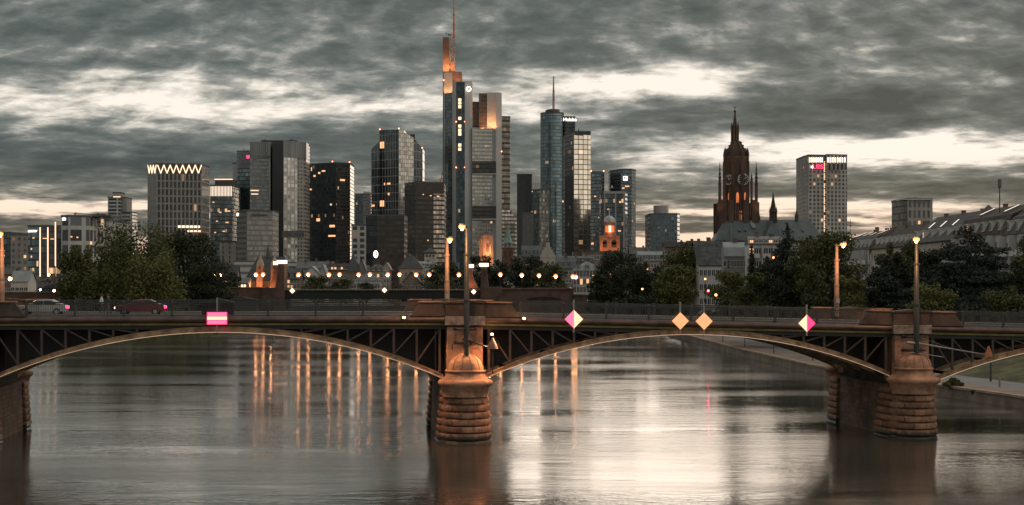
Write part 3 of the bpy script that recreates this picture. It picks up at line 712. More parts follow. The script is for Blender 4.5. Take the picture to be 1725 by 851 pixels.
# two walkers
def person(px, t, shirt, trousers, label, lean=0):
    Y = 150 + wx(px, 150) * math.tan(BA) + t; s, _ = st_at(px, Y)
    r = thing('person', label, 'person', bp_(s, t, 10.97), BA + R(90 + lean), 'walkers on the near bridge')
    V = [(0,0,.93), (0,0,1.15), (0,0,1.40), (0,0,1.52), (0,.02,1.64), (0,.02,1.76),
         (.10,0,.88), (.12,.16,.50), (.12,.06,.09), (.12,.20,.04), (-.10,0,.88), (-.12,-.08,.50), (-.12,-.30,.12), (-.12,-.20,.04),
         (.20,0,1.40), (.26,-.10,1.14), (.25,.02,.90), (.25,.05,.80), (-.20,0,1.40), (-.26,.10,1.14), (-.25,.25,.94), (-.25,.31,.86)]
    E = [(0,1),(1,2),(2,3),(3,4),(4,5),(0,6),(6,7),(7,8),(8,9),(0,10),(10,11),(11,12),(12,13),(2,14),(14,15),(15,16),(16,17),(2,18),(18,19),(19,20),(20,21)]
    RR = [.15,.14,.16,.06,.10,.075,.10,.075,.05,.045,.10,.075,.05,.045,.07,.05,.038,.035,.07,.05,.038,.035]
    me = bpy.data.meshes.new('body'); me.from_pydata(V, E, []); o = bpy.data.objects.new('body', me); COL.objects.link(o); o.parent = r
    md = o.modifiers.new('skin', 'SKIN'); sv = me.skin_vertices[0].data if me.skin_vertices else None
    if sv is None: 
        pass
    else:
        for i, rr in enumerate(RR): sv[i].radius = (rr, rr * (.75 if i in (0,1,2) else 1)); sv[i].use_root = i == 0
    ss = o.modifiers.new('sub', 'SUBSURF'); ss.levels = 2; ss.render_levels = 2
    m, nt, b = new_mat('clothed_body'); z = nt.nodes.new('ShaderNodeSeparateXYZ'); nt.links.new(nt.nodes.new('ShaderNodeTexCoord').outputs['Object'], z.inputs[0]); z = z.outputs[2]
    c = MIX(nt, M(nt, 'GREATER_THAN', z, .97), trousers, shirt); c = MIX(nt, M(nt, 'GREATER_THAN', z, 1.50), c, (.38, .22, .16)); c = MIX(nt, M(nt, 'LESS_THAN', z, .08), c, (.5, .5, .48))
    so(nt, b.inputs['Base Color'], c); b.inputs['Roughness'].default_value = .85; me.materials.append(m)
    mb = MB(); mb.sphere((0, -.005, 1.70), .112, 12, 0, 1.05); mb.build('hair', mat('dark_hair', (.04, .028, .02), .8), r)
    mb = MB()
    for x in (-.035, .035): mb.sphere((x, .115, 1.675), .012, 6)
    mb.sphere((0, .128, 1.65), .018, 6); mb.build('face', mat('face_skin', (.30, .17, .12), .7), r)
    return r
person(170, 1.5, (.62, .60, .56), (.10, .10, .11), 'person in a white shirt walking along the bridge behind the railing')
person(181, 1.9, (.035, .035, .04), (.16, .11, .09), 'person in a dark top walking on the bridge beside the one in white')
# ================================================================ the far bridge (about 560 m away)
YB = 560.0
BRICK = mat('abutment_brick', (.105, .062, .047), .9, var=.4, scale=.25, bump=.2, bscale=1)
FINM = mat('pylon_brick_lit', (.15, .08, .055), .85, var=.3, scale=.3)  # brick of the lit fins, warm light put into its colour
BEAM = mat('far_girder', (.012, .012, .012), .7)
BOXL = emis('beacon_light', (1, .66, .46), 2.2)
fb = thing('girder_bridge', 'flat dark girder bridge with brick abutments in the distance behind the near bridge', 'bridge', (0, YB, 0))
def X(px, Y=YB): return wx(px, Y)
mb = MB(); mb.box(X(300), X(846), 0, 14, wz(504, YB), wz(489.5, YB)); mb.build('girder', BEAM, fb)
mb = MB(); mb.box(X(470), X(846), -.5, 14.5, wz(489.4, YB), wz(487.5, YB)); mb.build('deck', mat('far_deck', (.16, .12, .09), .8), fb)
mb = MB()
for k in range(0, 75): x = X(478) + (X(846) - X(478)) * k / 74; mb.box(x - .04, x + .04, -.45, -.37, wz(487.5, YB), wz(482.5, YB))
mb.box(X(478), X(846), -.47, -.35, wz(482.7, YB), wz(482, YB)); mb.box(X(478), X(846), -.44, -.38, wz(485, YB), wz(484.6, YB)); mb.build('railing', RAIL, fb)
mb = MB(); mb.box(X(378), X(441), -1, 15, -1, wz(485.5, YB)); mb.box(X(376), X(441), -1.4, 15.4, wz(485.5, YB), wz(484, YB)); mb.box(X(441.5), X(480), -1.5, 15.5, -1, wz(484.5, YB)); mb.build('abutment', BRICK, fb)
mb = MB(); mb.box(X(811), X(846), -1.5, 15.5, -1, wz(484, YB)); mb.box(X(846), X(966), -1, 15, -1, wz(488, YB)); mb.box(X(846), X(967), -1.4, 15.4, wz(488, YB), wz(485.5, YB))
mb.box(X(966.5), X(988), -1.8, 15.8, -1, wz(498, YB)); mb.box(X(965), X(989.5), -2.2, 16, wz(498, YB), wz(496, YB)); mb.build('abutment', BRICK, fb)
mb = MB(); mb.prism([(X(889)+ (X(948)-X(889))*k/12, 0) for k in range(13)][::1] + [], 0, 0) if False else None
q = MB(); n = 12; vs = []
for k in range(n + 1):
    a = math.pi * k / n; vs.append((X(917) - (X(948)-X(889))/2*math.cos(a), -1.03, wz(506, YB) + (wz(500, YB) - wz(506, YB)) * math.sin(a)))
q.add(vs + [(v[0], v[1] + .02, v[2]) for v in vs], [tuple(range(n + 1))] + [(i, i+1, n+2+i, n+1+i) for i in range(n)]); q.build('archway', BEAM, fb)
def fin(x0b, x1b, x0t, x1t, ytop, ybase, y0, y1, m, lit):
    """concave brick fin; x*b at its base, x*t at its top, between depths y0..y1"""
    mb = MB(); n = 10; L = []; Rr = []
    zb, zt = wz(ybase, YB), wz(ytop, YB)
    for k in range(n + 1):
        f = k / n; e = 1 - (1 - f) ** 2.0
        L.append((X(x0b) + (X(x0t) - X(x0b)) * e, zb + (zt - zb) * f)); Rr.append((X(x1b) + (X(x1t) - X(x1b)) * e, zb + (zt - zb) * f))
    for k in range(n):
        a, c, d, e = L[k], Rr[k], Rr[k+1], L[k+1]
        v = [(p[0], y0, p[1]) for p in (a, c, d, e)] + [(p[0], y1, p[1]) for p in (a, c, d, e)]
        mb.add(v, [(0,1,2,3), (7,6,5,4), (0,3,7,4), (1,5,6,2)])
    mb.box(L[-1][0], Rr[-1][0], y0, y1, zt - .01, zt + .02)
    f_ = mb.build('pylon_fin', m, fb)
    q = MB(); q.box(X(x0t) - .35, X(x1t) + .55, y0 - .3, y0 + 3, zt + .05, zt + 1.15); q.build('beacon', BOXL, f_)
fin(446, 459.5, 456.5, 466.5, 446, 485, 8, 14, FINM, 1); fin(459.5, 480.2, 469.3, 480, 444.5, 502, -1.6, 5, BRICK, 0)
fin(786.3, 805, 786.3, 794, 451, 486, 8, 14, FINM, 1); fin(809.7, 829, 809.8, 820, 449.5, 503, -1.6, 5, BRICK, 0)
for x, sgn in ((452, 1), (794, -1)): lamp_light('pylon_uplight', (X(x), YB + 5.5, wz(483, YB)), 500, (1, .42, .18), .3)
# lamps in pairs along the far bridge
GLOBE = emis('far_lamp_globe', (1, .42, .17), 45.0)
HALO = emis('lantern_halo_glow', (1, .30, .10), 1.5)  # added orange shell imitates the halo around each far lamp
lm = None
LX = [362, 372, 431, 443, 503, 519, 554, 572, 604, 623, 653, 673, 701, 723, 773, 843, 879, 908, 936, 965, 970, 1000, 1011]
for i, px in enumerate(LX):
    Y = YB + (2.2 if i % 2 == 0 else 12)
    big = i % 2 == 0
    if lm is None:
        z0, z1 = wz(489, YB), wz(463.5, YB)
        lm = thing('street_lamp', 'x', 'street lamp'); H = z1 - z0
        mb = MB(); mb.lathe([(.12, 0), (.10, H * .3), (.06, H * .98)], (0, 0), 6); mb.build('pole', MAST, lm)
        mb = MB(); mb.lathe([(.5, H + .80), (.06, H + 1.05)], (0, .25), 8); mb.build('lamp_cap', MAST, lm)
        mb = MB(); mb.sphere((0, -.15, H), .42, 10); gl_ = mb.build('bulb', GLOBE, lm); o = lm
        mb = MB(); mb.lathe([(.20, H - .72), (.60, H - .1), (.80, H + .05), (.74, H + .22), (.36, H + .80)], (0, .25), 10); mb.build('lantern_halo', HALO, lm)
    else: o = copy_tree(lm)
    dip = 0 if px < 850 else (px - 850) * .006
    o.location = (wx(px, Y), Y, wz(489, YB) - dip + (0 if big else .1))
    tag(o, f'street lamp on the far bridge, {ORD[i] if i < 20 else ["last but two", "last but one", "last"][i-20]} of its row from the left', 'street lamp', 'street lamps on the far bridge')
# diamond lights under the girder
for i, (px, py) in enumerate(((493, 490), (648, 489), (798, 491.5))):
    t = thing('navigation_light', ['small glowing diamond on the far girder beside the left brick pylon', 'small glowing diamond on the far girder at midspan', 'small glowing diamond on the far girder between the two right pylons'][i], 'sign', (X(px), YB - 1, wz(py, YB)), 0, 'lit diamonds on the far bridge')
    mb = MB(); hf = .85; vs = [(0, 0, -hf), (hf, 0, 0), (0, 0, hf), (-hf, 0, 0)]; vs += [(x, .15, z) for x, y, z in vs]
    mb.add(vs, [(0,1,2,3), (7,6,5,4), (0,4,5,1), (1,5,6,2), (2,6,7,3), (3,7,4,0)]); mb.build('panel', emis('diamond_light', (1, .60, .36), 2.2), t)
    mb = MB(); mb.bar((0, .2, -.9), (0, .2, 1.6), .1, .1, (0, 1, 0)); mb.build('bracket', MAST, t)
# a green buoy in the river
Y = 13.8 * F / (577 - 475); t = thing('buoy', 'small green cone buoy floating beyond the left arch', 'buoy', (wx(461, Y), Y, 0))
GB = mat('buoy_green', (.05, .12, .10), .5)
mb = MB(); mb.lathe([(.3, -.2), (.62, 0), (.62, .28), (.4, .4)], (0, 0), 14); mb.build('float', GB, t)
mb = MB(); mb.lathe([(.32, .38), (.25, .7), (.06, 1.4)], (0, 0), 12); mb.build('cone', GB, t)
# ================================================================ skyline
ROOF = mat('flat_roof', (.10, .10, .10), .9)
WINL = emis('lit_window', (1, .52, .25), .95)
RED_L = emis('aviation_light', (1, .25, .12), 8.0)
def facing(poly): return poly
class Tower:
    """visible corners (px, depth) left to right, top row(s) in px, one material per visible side"""
    def __init__(s, name, label, cat, corners, ytop, mats, depth=35, group=None, base=3.0, plant=None, body='facade', roof=ROOF, parapet=True):
        Y0 = min(c[1] for c in corners); s.Y0 = Y0; s.corners = corners
        cx = wx(sum(c[0] for c in corners) / len(corners), Y0)
        s.loc = Vector((cx, Y0, base)); s.base = base
        s.root = thing(name, label, cat, s.loc, 0, group)
        s.volume(body, corners, ytop, mats, depth, roof, parapet)
        if plant:
            for a, b_, yt in plant:
                mb = s.mb(); yb = (ytop if not isinstance(ytop, (list, tuple)) else min(ytop))
                mb.box(wx(a, Y0), wx(b_, Y0), Y0 + depth * .3, Y0 + depth * .8, wz(yb + 1, Y0), wz(yt, Y0)); mb.build('roof_plant', roof, s.root)
    def mb(s): return MB(s.loc)
    def volume(s, name, corners, ytop, mats, depth=35, roof=ROOF, parapet=False, ybot=None, parent=None):
        pts = [(wx(p, y), y) for p, y in corners]
        pts = pts + [(pts[-1][0], pts[-1][1] + depth), (pts[0][0], pts[0][1] + depth)]
        n = len(corners)
        if isinstance(ytop, (list, tuple)): zt = [wz(t, c[1]) for t, c in zip(ytop, corners)]
        else: zt = [wz(ytop, s.Y0)] * n
        zt = zt + [zt[-1], zt[0]]
        zb = s.base if ybot is None else wz(ybot, s.Y0)
        ml = mats if isinstance(mats, (list, tuple)) else [mats]
        mm = list(ml) + [roof]; sides = [min(i, len(ml) - 1) for i in range(n - 1)] + [len(ml) - 1, len(ml) - 1, 0]
        m = s.mb(); m.prism(pts, zb, zt, 0, sides, len(ml)); o = m.build(name, mm, parent or s.root)
        if parapet and not isinstance(ytop, (list, tuple)):
            m = s.mb(); k = 1.2
            for i in range(len(pts)):
                a, c = pts[i], pts[(i+1) % len(pts)]
                m.bar((a[0], a[1], zt[0] + .4), (c[0], c[1], zt[0] + .4), .5, 1.0)
            m.build('parapet', roof, o)
        return o
    def depth_at(s, px):
        for (a, ya), (c, yc) in zip(s.corners, s.corners[1:]):
            if a <= px <= c: return ya + (yc - ya) * (px - a) / max(1e-6, c - a)
        return s.Y0
    def pan(s, name, x0, x1, y0, y1, m, proud=.3, depth=.3, parent=None, Y=None):
        """a box lying on the front, by its outline"""
        Ya, Yb = (s.depth_at(x0), s.depth_at(x1)) if Y is None else (Y, Y); Ym = (Ya + Yb) / 2
        mb = s.mb(); q = [(wx(x0, Ya), Ya - proud), (wx(x1, Yb), Yb - proud), (wx(x1, Yb), Yb - proud + depth), (wx(x0, Ya), Ya - proud + depth)]
        mb.prism(q, wz(y1, Ym), wz(y0, Ym)); return mb.build(name, m, parent or s.root)
    def floors(s, x0, x1, y0, y1, n, m, proud=.5):
        for k in range(n): yy = y0 + (y1 - y0) * (k + .5) / n; s.pan('floor_band', x0, x1, yy - .22, yy + .22, m, proud, .5)
    def ribs(s, x0, x1, y0, y1, n, m, w_=.35, proud=.6):
        for k in range(n + 1): x = x0 + (x1 - x0) * k / n; s.pan('facade_rib', x - w_, x + w_, y0, y1, m, proud, .6)
    def lits(s, lst, m=None):
        for x, y, w_, h_ in lst: s.pan('lit_window', x, x + w_, y, y + h_, m or WINL, .25, .2)
    def mast(s, px, y0, y1, r, m, Y=None, name='antenna'):
        Y = Y or s.Y0 + 8; mb = s.mb(); x = wx(px, Y); za, zb = wz(y0, Y), wz(y1, Y)
        mb.tube((x, Y, za), (x, Y, za + (zb - za) * .6), r, r * .8, 8); mb.tube((x, Y, za + (zb - za) * .6), (x, Y, zb), r * .5, r * .3, 8); return mb.build(name, m, s.root)
    def beacons(s, lst):
        for x, y in lst:
            Y = s.depth_at(x); mb = s.mb(); mb.sphere((wx(x, Y), Y - .2, wz(y, Y) + .5), .55, 6); mb.build('warning_light', RED_L, s.root)
# ---- materials of the fronts
CONC = (.32, .31, .29)
f_beige = facade('beige_panel_front', (.30, .27, .23), (.10, .10, .09), 3.2, 3.4, .45, .5, .05)
f_darkgl = facade('dark_glass_front', (.045, .05, .05), (.11, .13, .135), 1.8, 3.6, .86, .8, .03, row=.04)
f_darkgl2 = facade('black_glass_front', (.03, .034, .036), (.085, .105, .11), 2.2, 3.7, .9, .82, .015, row=.015)
f_teal = facade('teal_glass_front', (.06, .075, .08), (.17, .215, .225), 1.6, 3.7, .9, .78, .02, row=.03, metal=.7)
f_white = facade('white_frame_front', (.50, .48, .44), (.07, .08, .085), 7.5, 7.5, .72, .74, .16)
f_balc = facade('balcony_front', (.50, .49, .46), (.06, .065, .07), 9.0, 3.3, .85, .6, .03)
f_plain = mat('pale_concrete_wall', (.36, .35, .33), .8, var=.12, scale=.05, streak=.4)
f_planedk = mat('dark_stone_wall', (.055, .055, .055), .6, var=.2, scale=.05)
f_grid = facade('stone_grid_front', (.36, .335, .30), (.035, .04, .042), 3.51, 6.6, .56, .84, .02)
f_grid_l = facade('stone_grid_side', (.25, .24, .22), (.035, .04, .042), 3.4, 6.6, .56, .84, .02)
f_strip = facade('ribbon_front', (.22, .21, .20), (.06, .07, .072), 2.0, 3.5, .94, .5, .05)
f_silver = facade('silver_front', (.42, .40, .37), (.46, .44, .40), 4.4, 3.5, .66, .86, .01, metal=.8, wmetal=.5, wrough=.35)
f_silver2 = facade('silver_check_front', (.33, .31, .285), (.09, .09, .09), 3.6, 3.5, .62, .55, .01, wmetal=.3, wrough=.45)
f_silverl = facade('silver_row_front', (.20, .21, .205), (.17, .175, .17), 2.2, 3.5, .78, .5, .02, metal=.75, wmetal=.3, wrough=.4)
f_brown = facade('bronze_front', (.055, .042, .034), (.05, .047, .042), 2.6, 3.6, .9, .5, .015)
f_brownlit = facade('bronze_lit_front', (.075, .06, .05), (.36, .31, .26), 2.2, 3.6, .86, .62, .06, metal=.85)
f_block = facade('grey_slat_front', (.24, .225, .205), (.30, .28, .25), 1.35, 3.6, .55, .62, .0, metal=.6)
f_blockl = facade('grey_ribbon_front', (.17, .16, .15), (.055, .055, .055), 3, 3.6, .95, .5, .0)
f_taun = facade('white_mullion_front', (.30, .30, .29), (.09, .11, .115), 4.6, 8.0, .9, .9, .05, metal=.65)
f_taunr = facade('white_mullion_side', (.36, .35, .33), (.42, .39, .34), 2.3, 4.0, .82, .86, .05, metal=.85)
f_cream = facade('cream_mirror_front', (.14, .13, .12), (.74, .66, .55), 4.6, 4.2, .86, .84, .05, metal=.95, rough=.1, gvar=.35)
f_black = facade('black_mirror_front', (.02, .02, .02), (.05, .055, .06), 2.4, 3.6, .9, .8, .03)
f_cbz = facade('bank_window_front', (.38, .36, .33), (.36, .34, .31), 2.6, 3.75, .74, .50, .05, metal=.75, gvar=.6)
f_cbzg = facade('bank_side_glass', (.10, .115, .12), (.15, .185, .195), 1.7, 3.75, .9, .8, .03, metal=.7)
f_cbzd = facade('bank_dark_glass', (.05, .065, .072), (.07, .092, .10), 2.0, 3.75, .94, .9, .03, metal=.65, es=.8)
f_cbzp = facade('bank_metal_panel', (.42, .42, .40), (.40, .40, .385), 1.5, 1.9, .92, .93, 0, metal=.25, rough=.5, jit=.012, gvar=.12)
f_cbzb = facade('bank_brown_glass', (.10, .075, .06), (.11, .09, .075), 2.4, 3.75, .9, .62, .10, metal=.4)
f_band = facade('banded_front', (.15, .125, .105), (.25, .215, .18), 2.4, 5.6, .88, .62, .05, metal=.7)
f_step = facade('stepped_front', (.13, .115, .10), (.42, .38, .33), 3.2, 4.0, .84, .60, .05, metal=.8)
f_ubs = facade('pale_stone_grid', (.40, .37, .325), (.05, .055, .06), 3.6, 3.5, .56, .66, .22)
f_blue = facade('blue_grey_front', (.13, .155, .165), (.085, .115, .13), 1.9, 3.4, .66, .62, .02)
f_db = facade('faceted_dark_glass', (.07, .08, .085), (.13, .165, .175), 1.7, 3.5, .9, .72, .04, metal=.75)
f_dbr = facade('faceted_light_glass', (.17, .18, .18), (.30, .32, .31), 1.7, 3.5, .9, .72, .03, metal=.85)
f_main = facade('round_tower_glass', (.10, .13, .14), (.15, .205, .22), 1.4, 3.7, .9, .8, .012, metal=.75, row=.02)
LITSTRIP = emis('lit_crown', (1, .64, .42), 1.35)
SIGNW = emis('sign_white_light', (1, .90, .80), 2.6)
SIGNR = emis('sign_magenta_light', (1, .05, .16), 1.6)
WHITEM = mat('white_trim', (.55, .53, .50), .6, var=.1)
DARKM = mat('dark_trim', (.05, .05, .05), .5)
# ---- far left
t = Tower('office_building', 'beige office block with a dark glass left part at the far left edge', 'building', [(-30, 1000), (18, 1000)], 393, [f_darkgl], 60)
t.volume('stone_wing', [(18, 998), (47, 1000)], 396, [f_beige], 60, plant if False else ROOF, True)
t.lits([(22, 408, 2, 2), (30, 436, 3, 2), (5, 430, 3, 2)])
t = Tower('office_building', 'dark glass office block with three upright strips of light, left of the white frame block', 'building', [(47, 905), (68, 900), (104, 903)], 382, [f_teal, f_darkgl2], 60)
for x in (67.2, 80.3, 93): t.pan('light_strip', x, x + 1.6, 374 if x > 90 else 383, 466, LITSTRIP, .8, .5)
t.pan('roof_sign', 47.8, 61.5, 388, 391, SIGNW, .6, .4)
t.lits([(55, 400, 3, 2), (72, 401, 9, 1.5), (85, 402, 6, 1.5), (52, 418, 2, 3), (52, 431, 2, 3)])
t = Tower('office_building', 'pale block with large square windows and a slim dark roof deck, beside the willows', 'building', [(103, 850), (115, 846), (151, 850)], 365, [f_white, f_white], 50)
t.volume('rear_wing', [(151, 880), (183, 885)], 367, [f_plain], 50, ROOF, True)
t.pan('roof_deck', 109, 180, 361.5, 365, DARKM, -8, 20)
t.pan('roof_sign', 105.5, 110.5, 367, 371.5, SIGNW, .7, .4)
mb = t.mb(); Yq = 865; mb.bar((wx(124, Yq), Yq, wz(360, Yq)), (wx(178, Yq), Yq, wz(361.5, Yq)), .5, .5); mb.bar((wx(126, Yq), Yq, wz(362, Yq)), (wx(128, Yq), Yq, wz(358.5, Yq)), .5, .5); mb.bar((wx(163, Yq), Yq, wz(362, Yq)), (wx(166, Yq), Yq, wz(359, Yq)), .6, .5); mb.build('facade_cradle', DARKM, t.root)
t.lits([(119, 398, 3, 2), (129, 399, 3, 2), (152, 407, 3, 5)])
t = Tower('apartment_tower', 'slim white apartment tower with rows of balconies behind the willows', 'tower', [(181.5, 1600), (203, 1600)], 333, [f_balc], 25)
t.volume('stair_slab', [(203, 1606), (213.5, 1606)], 333, [f_plain], 22, ROOF, True)
t.volume('lower_wing', [(203.5, 1590), (222.5, 1592)], 359, [f_balc], 22, ROOF, True)
t.volume('crown', [(190, 1603), (203.5, 1603)], 325, [f_plain], 18, ROOF, True); t.pan('light_strip', 191, 203, 331, 332.4, LITSTRIP, .5, .4)
# ---- tower with the zigzag crown
t = Tower('office_tower', 'stone grid tower crowned by a glowing zigzag of light', 'tower', [(248.5, 1530), (264, 1500), (340, 1512)], 276, [f_grid_l, f_grid], 38)
t.pan('crown_band', 264.3, 339.8, 276.5, 293, DARKM, .25, .5); 
zz = t.mb(); n = 7
def zig(mb, xa, ya, xb, yb, k, y0, y1, r):
    for i in range(k):
        for a, c in ((0, .5), (.5, 1)):
            f0, f1 = (i + a) / k, (i + c) / k; Ya = ya + (yb - ya) * f0 - .9; Yb = ya + (yb - ya) * f1 - .9
            p = (wx(xa + (xb - xa) * f0, Ya), Ya, wz(y0 if a == 0 else y1, Ya)); q = (wx(xa + (xb - xa) * f1, Yb), Yb, wz(y1 if a == 0 else y0, Yb)); mb.tube(p, q, r, None, 6)
zig(zz, 265.5, 1500, 339.5, 1512, 7, 278, 292, .42); zig(zz, 249, 1529, 263, 1502, 3, 278, 292, .38); zz.build('zigzag_lights', emis('zigzag_light', (1, .66, .42), 1.7), t.root)
t.pan('roof_plant', 272, 315, 274, 277, ROOF, -10, 12)
t.pan('ground_floor_lights', 300, 337, 380, 384, LITSTRIP, .4, .2); t.pan('ground_floor_lights', 316, 338, 388, 391, LITSTRIP, .4, .2)
for k in range(12):
    xk = 264.4 + 75.2 * k / 11; Yk = 1500 + 12 * k / 11
    mb = t.mb(); mb.box(wx(xk, Yk) - .35, wx(xk, Yk) + .35, Yk - .7, Yk + .1, 3, wz(293, Yk)); mb.build('facade_fin', mat('fin_stone', (.34, .32, .29), .75), t.root)
# ---- lit-top dark tower
t = Tower('office_tower', 'dark tower with a band of glowing upright strips below its top', 'tower', [(354, 1560), (391, 1566)], 313, [f_darkgl2], 40)
t.volume('upper_box', [(362, 1570), (392, 1574)], 302.5, [f_planedk], 26, ROOF, True); t.pan('light_strip', 361.5, 392, 301.5, 303, LITSTRIP, .6, .5, None, 1569)
for k in range(15): t.pan('light_strip', 355 + k * 2.45, 356.1 + k * 2.45, 314, 330.5, emis('strip_glow', (1, .80, .62), 1.0), .5, .4)
for i in range(8): t.lits([(358 + (i * 11) % 30, 340 + (i * 17) % 70, 3 + i % 3, 1.6)])
# ---- tower with the magenta sign
t = Tower('office_tower', 'dark blue tower with a small magenta sign at its top corner', 'tower', [(399, 1640), (422, 1636)], 255, [f_teal], 40)
t.volume('side_wing', [(392, 1650), (400, 1646)], 274, [f_plain], 35, ROOF, True)
t.volume('lower_wing', [(388, 1625), (405, 1622)], 318, [f_teal], 20, ROOF, True)
t.pan('upper_panel', 401.5, 421, 255, 284, facade('upper_panel_front', (.20, .215, .215), (.14, .16, .165), 3, 3.6, .8, .3, 0), .6, .5)
t.pan('roof_sign', 415.5, 420.5, 262, 267, SIGNR, 1.2, .5); t.mast(411, 255, 251, .5, DARKM)
# ---- twin silver tower
t = Tower('bank_tower', 'tall silver twin tower with bright vertical stripes on its right half', 'tower', [(421, 1600), (455.5, 1604)], 240.5, [f_silverl], 40)
t.volume('core', [(440, 1612), (500, 1614)], 236, [f_planedk], 30, ROOF, True)
t.volume('recess_wall', [(458.5, 1601), (477.5, 1598)], 242, [f_planedk], 30, ROOF, False)
t.volume('striped_wing', [(477.5, 1582), (500.5, 1594), (511, 1600), (515.5, 1606)], 242, [f_silver, f_silver2, f_silver2], 30, ROOF, True)
f_crown = facade('ribbed_metal_crown', (.22, .225, .22), (.15, .155, .15), 1.9, 40, .5, .98, 0, metal=.5)
mb = t.mb(); mb.prism([(wx(p, y), y) for p, y in ((477.2, 1581.2), (500.6, 1593.2), (511.3, 1599.2), (516, 1605.5))] + [(wx(516, 1605), 1625), (wx(477.2, 1581), 1625)], wz(266, 1590), wz(238, 1590)); mb.build('crown', f_crown, t.root)
mb = t.mb(); mb.box(wx(421.2, 1600), wx(455.7, 1600), 1599.2, 1630, wz(263, 1600), wz(239, 1600)); mb.build('crown', f_crown, t.root)
t.pan('edge_strip', 453, 455.6, 262, 440, WHITEM, .8, .6)
for x, y0, y1 in ((441, 237, 233.5), (486, 237, 233.5), (449, 238, 236)): t.pan('roof_plant', x, x + 5, y1, y0 + 1, ROOF, -10, 6)
t.pan('dark_storey', 477.5, 515, 389.5, 401, facade('dark_storey_front', (.13, .13, .125), (.09, .09, .088), 2.2, 3.5, .6, .6, 0), 11, .5, None, 1592)
t.lits([(422, 320, 14, 2), (423, 326, 12, 2)], emis('dim_lit_window', (1, .72, .48), .8))
# ---- grey block in front
t = Tower('office_building', 'grey office block with fine upright slats in front of the silver tower', 'building', [(398.5, 1215), (416, 1200), (459.5, 1206)], 356, [f_blockl, f_block], 30, None, 3, [(405, 440, 352)])
t.pan('top_slot', 425, 449, 361.5, 364, DARKM, .3, .4); t.pan('attic', 416.3, 459.2, 356.5, 367, mat('attic_stone', (.25, .235, .215), .8), .2, .3); t.pan('top_slot', 424, 450, 361.2, 364.2, DARKM, .5, .3)
t.pan('roof_sign', 399.3, 401.5, 359, 364, SIGNW, 1, .4)
t = Tower('office_building', 'small pale windowless block left of the grey slatted block', 'building', [(370, 1250), (399, 1255)], 408, [facade('slit_front', (.33, .31, .28), (.06, .06, .06), 5, 3.4, .14, .7, 0)], 30)
# ---- dark glass block with lit floors
t = Tower('office_tower', 'broad black glass tower with scattered lit floors right of the silver tower', 'tower', [(515.5, 1702), (566, 1680), (590, 1690)], 275, [f_darkgl2, facade('smoky_mirror_front', (.10, .10, .10), (.33, .31, .28), 1.7, 3.6, .9, .8, .02, metal=.85)], 40)
t.lits([(528, 295, 3.5, 3), (536, 290, 3.5, 3), (542, 287, 6, 2.4), (518, 318, 7, 2.6), (533, 368, 6, 5), (556, 343, 11, 3), (555, 379, 9, 4), (553, 396, 12, 3), (573, 302, 8, 3), (524, 282, 1.5, 6)])
t.beacons([(518, 274), (560, 273), (589, 274)])
t = Tower('office_tower', 'brown sliver of a tower glowing at its edge behind the black glass tower', 'tower', [(588, 1760), (593.5, 1760)], 334, [mat('bronze_wall', (.22, .13, .08), .5)], 20)
t = Tower('office_tower', 'distant grey tower with a dark half and a pale half', 'tower', [(598, 2100), (612, 2094), (625, 2100)], 327, [f_darkgl, f_blockl], 30); t.pan('crown', 612, 624, 323, 328, f_plain, 0, 12)
t = Tower('office_building', 'white grid block between the black glass tower and the dark bronze block', 'building', [(592, 1205), (616.5, 1205)], 380, [facade('white_grid_front', (.46, .44, .40), (.05, .055, .06), 5.0, 4.2, .62, .62, .08)], 30, None, 3, [(597, 612, 376)])
t = Tower('office_building', 'wide low black block carrying a small glowing ring sign', 'building', [(616.5, 1100), (635, 1098), (681, 1100)], 364, [f_black, f_brown], 35)
# ---- tower with sloping roofs and white mullions
t = Tower('office_tower', 'glass tower with white mullions and a roof stepping down on both sides', 'tower', [(639, 1660), (672, 1640), (681, 1644)], [219, 218.5, 218.5], [f_taun, f_taunr], 40, None, 3)
t.volume('left_wing', [(625.5, 1664), (639.2, 1655)], [251, 238], [f_taun], 40)
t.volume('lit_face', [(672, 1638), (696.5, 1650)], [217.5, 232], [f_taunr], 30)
t.volume('right_wing', [(696.5, 1650), (712, 1662)], [232, 250.5], [f_taun], 35)
t.ribs(640, 671.5, 222, 364, 7, mat('mullion_white', (.42, .41, .39), .6), .28, .8)
t.pan('roof_plant', 684, 697, 223.5, 236, DARKM, -20, 8)
t.lits([(639, 239, 8, 11), (647, 308, 2, 4), (652, 308, 6, 3), (653, 325, 3, 4), (626, 345, 5, 3), (640, 338, 7, 10)]); t.beacons([(640, 219), (672, 217.5), (711, 250)])
t = Tower('office_tower', 'dark bronze office block with pale lit rows on its right end', 'tower', [(681.5, 1310), (700, 1290), (730, 1294), (748, 1297)], 308, [f_black, f_brown, f_brownlit], 40)
t.pan('roof_plant', 698, 715, 304.5, 308.5, DARKM, -5, 8); t.pan('attic', 700, 748, 308, 326, mat('bronze_attic', (.06, .045, .035), .6), .6, .4)
mb = t.mb(); Yq = 1305; mb.bar((wx(742, Yq), Yq, wz(308, Yq)), (wx(745.5, Yq), Yq, wz(290, Yq)), .6, .6); mb.bar((wx(740, Yq), Yq, wz(303, Yq)), (wx(747, Yq), Yq, wz(300, Yq)), .5, .5); mb.build('roof_crane', mat('crane_red', (.5, .08, .05), .6), t.root)
t.lits([(712, 327, 2, 1.6), (724, 329, 3, 1.6), (720, 404, 2, 2), (736, 330, 4, 2)])
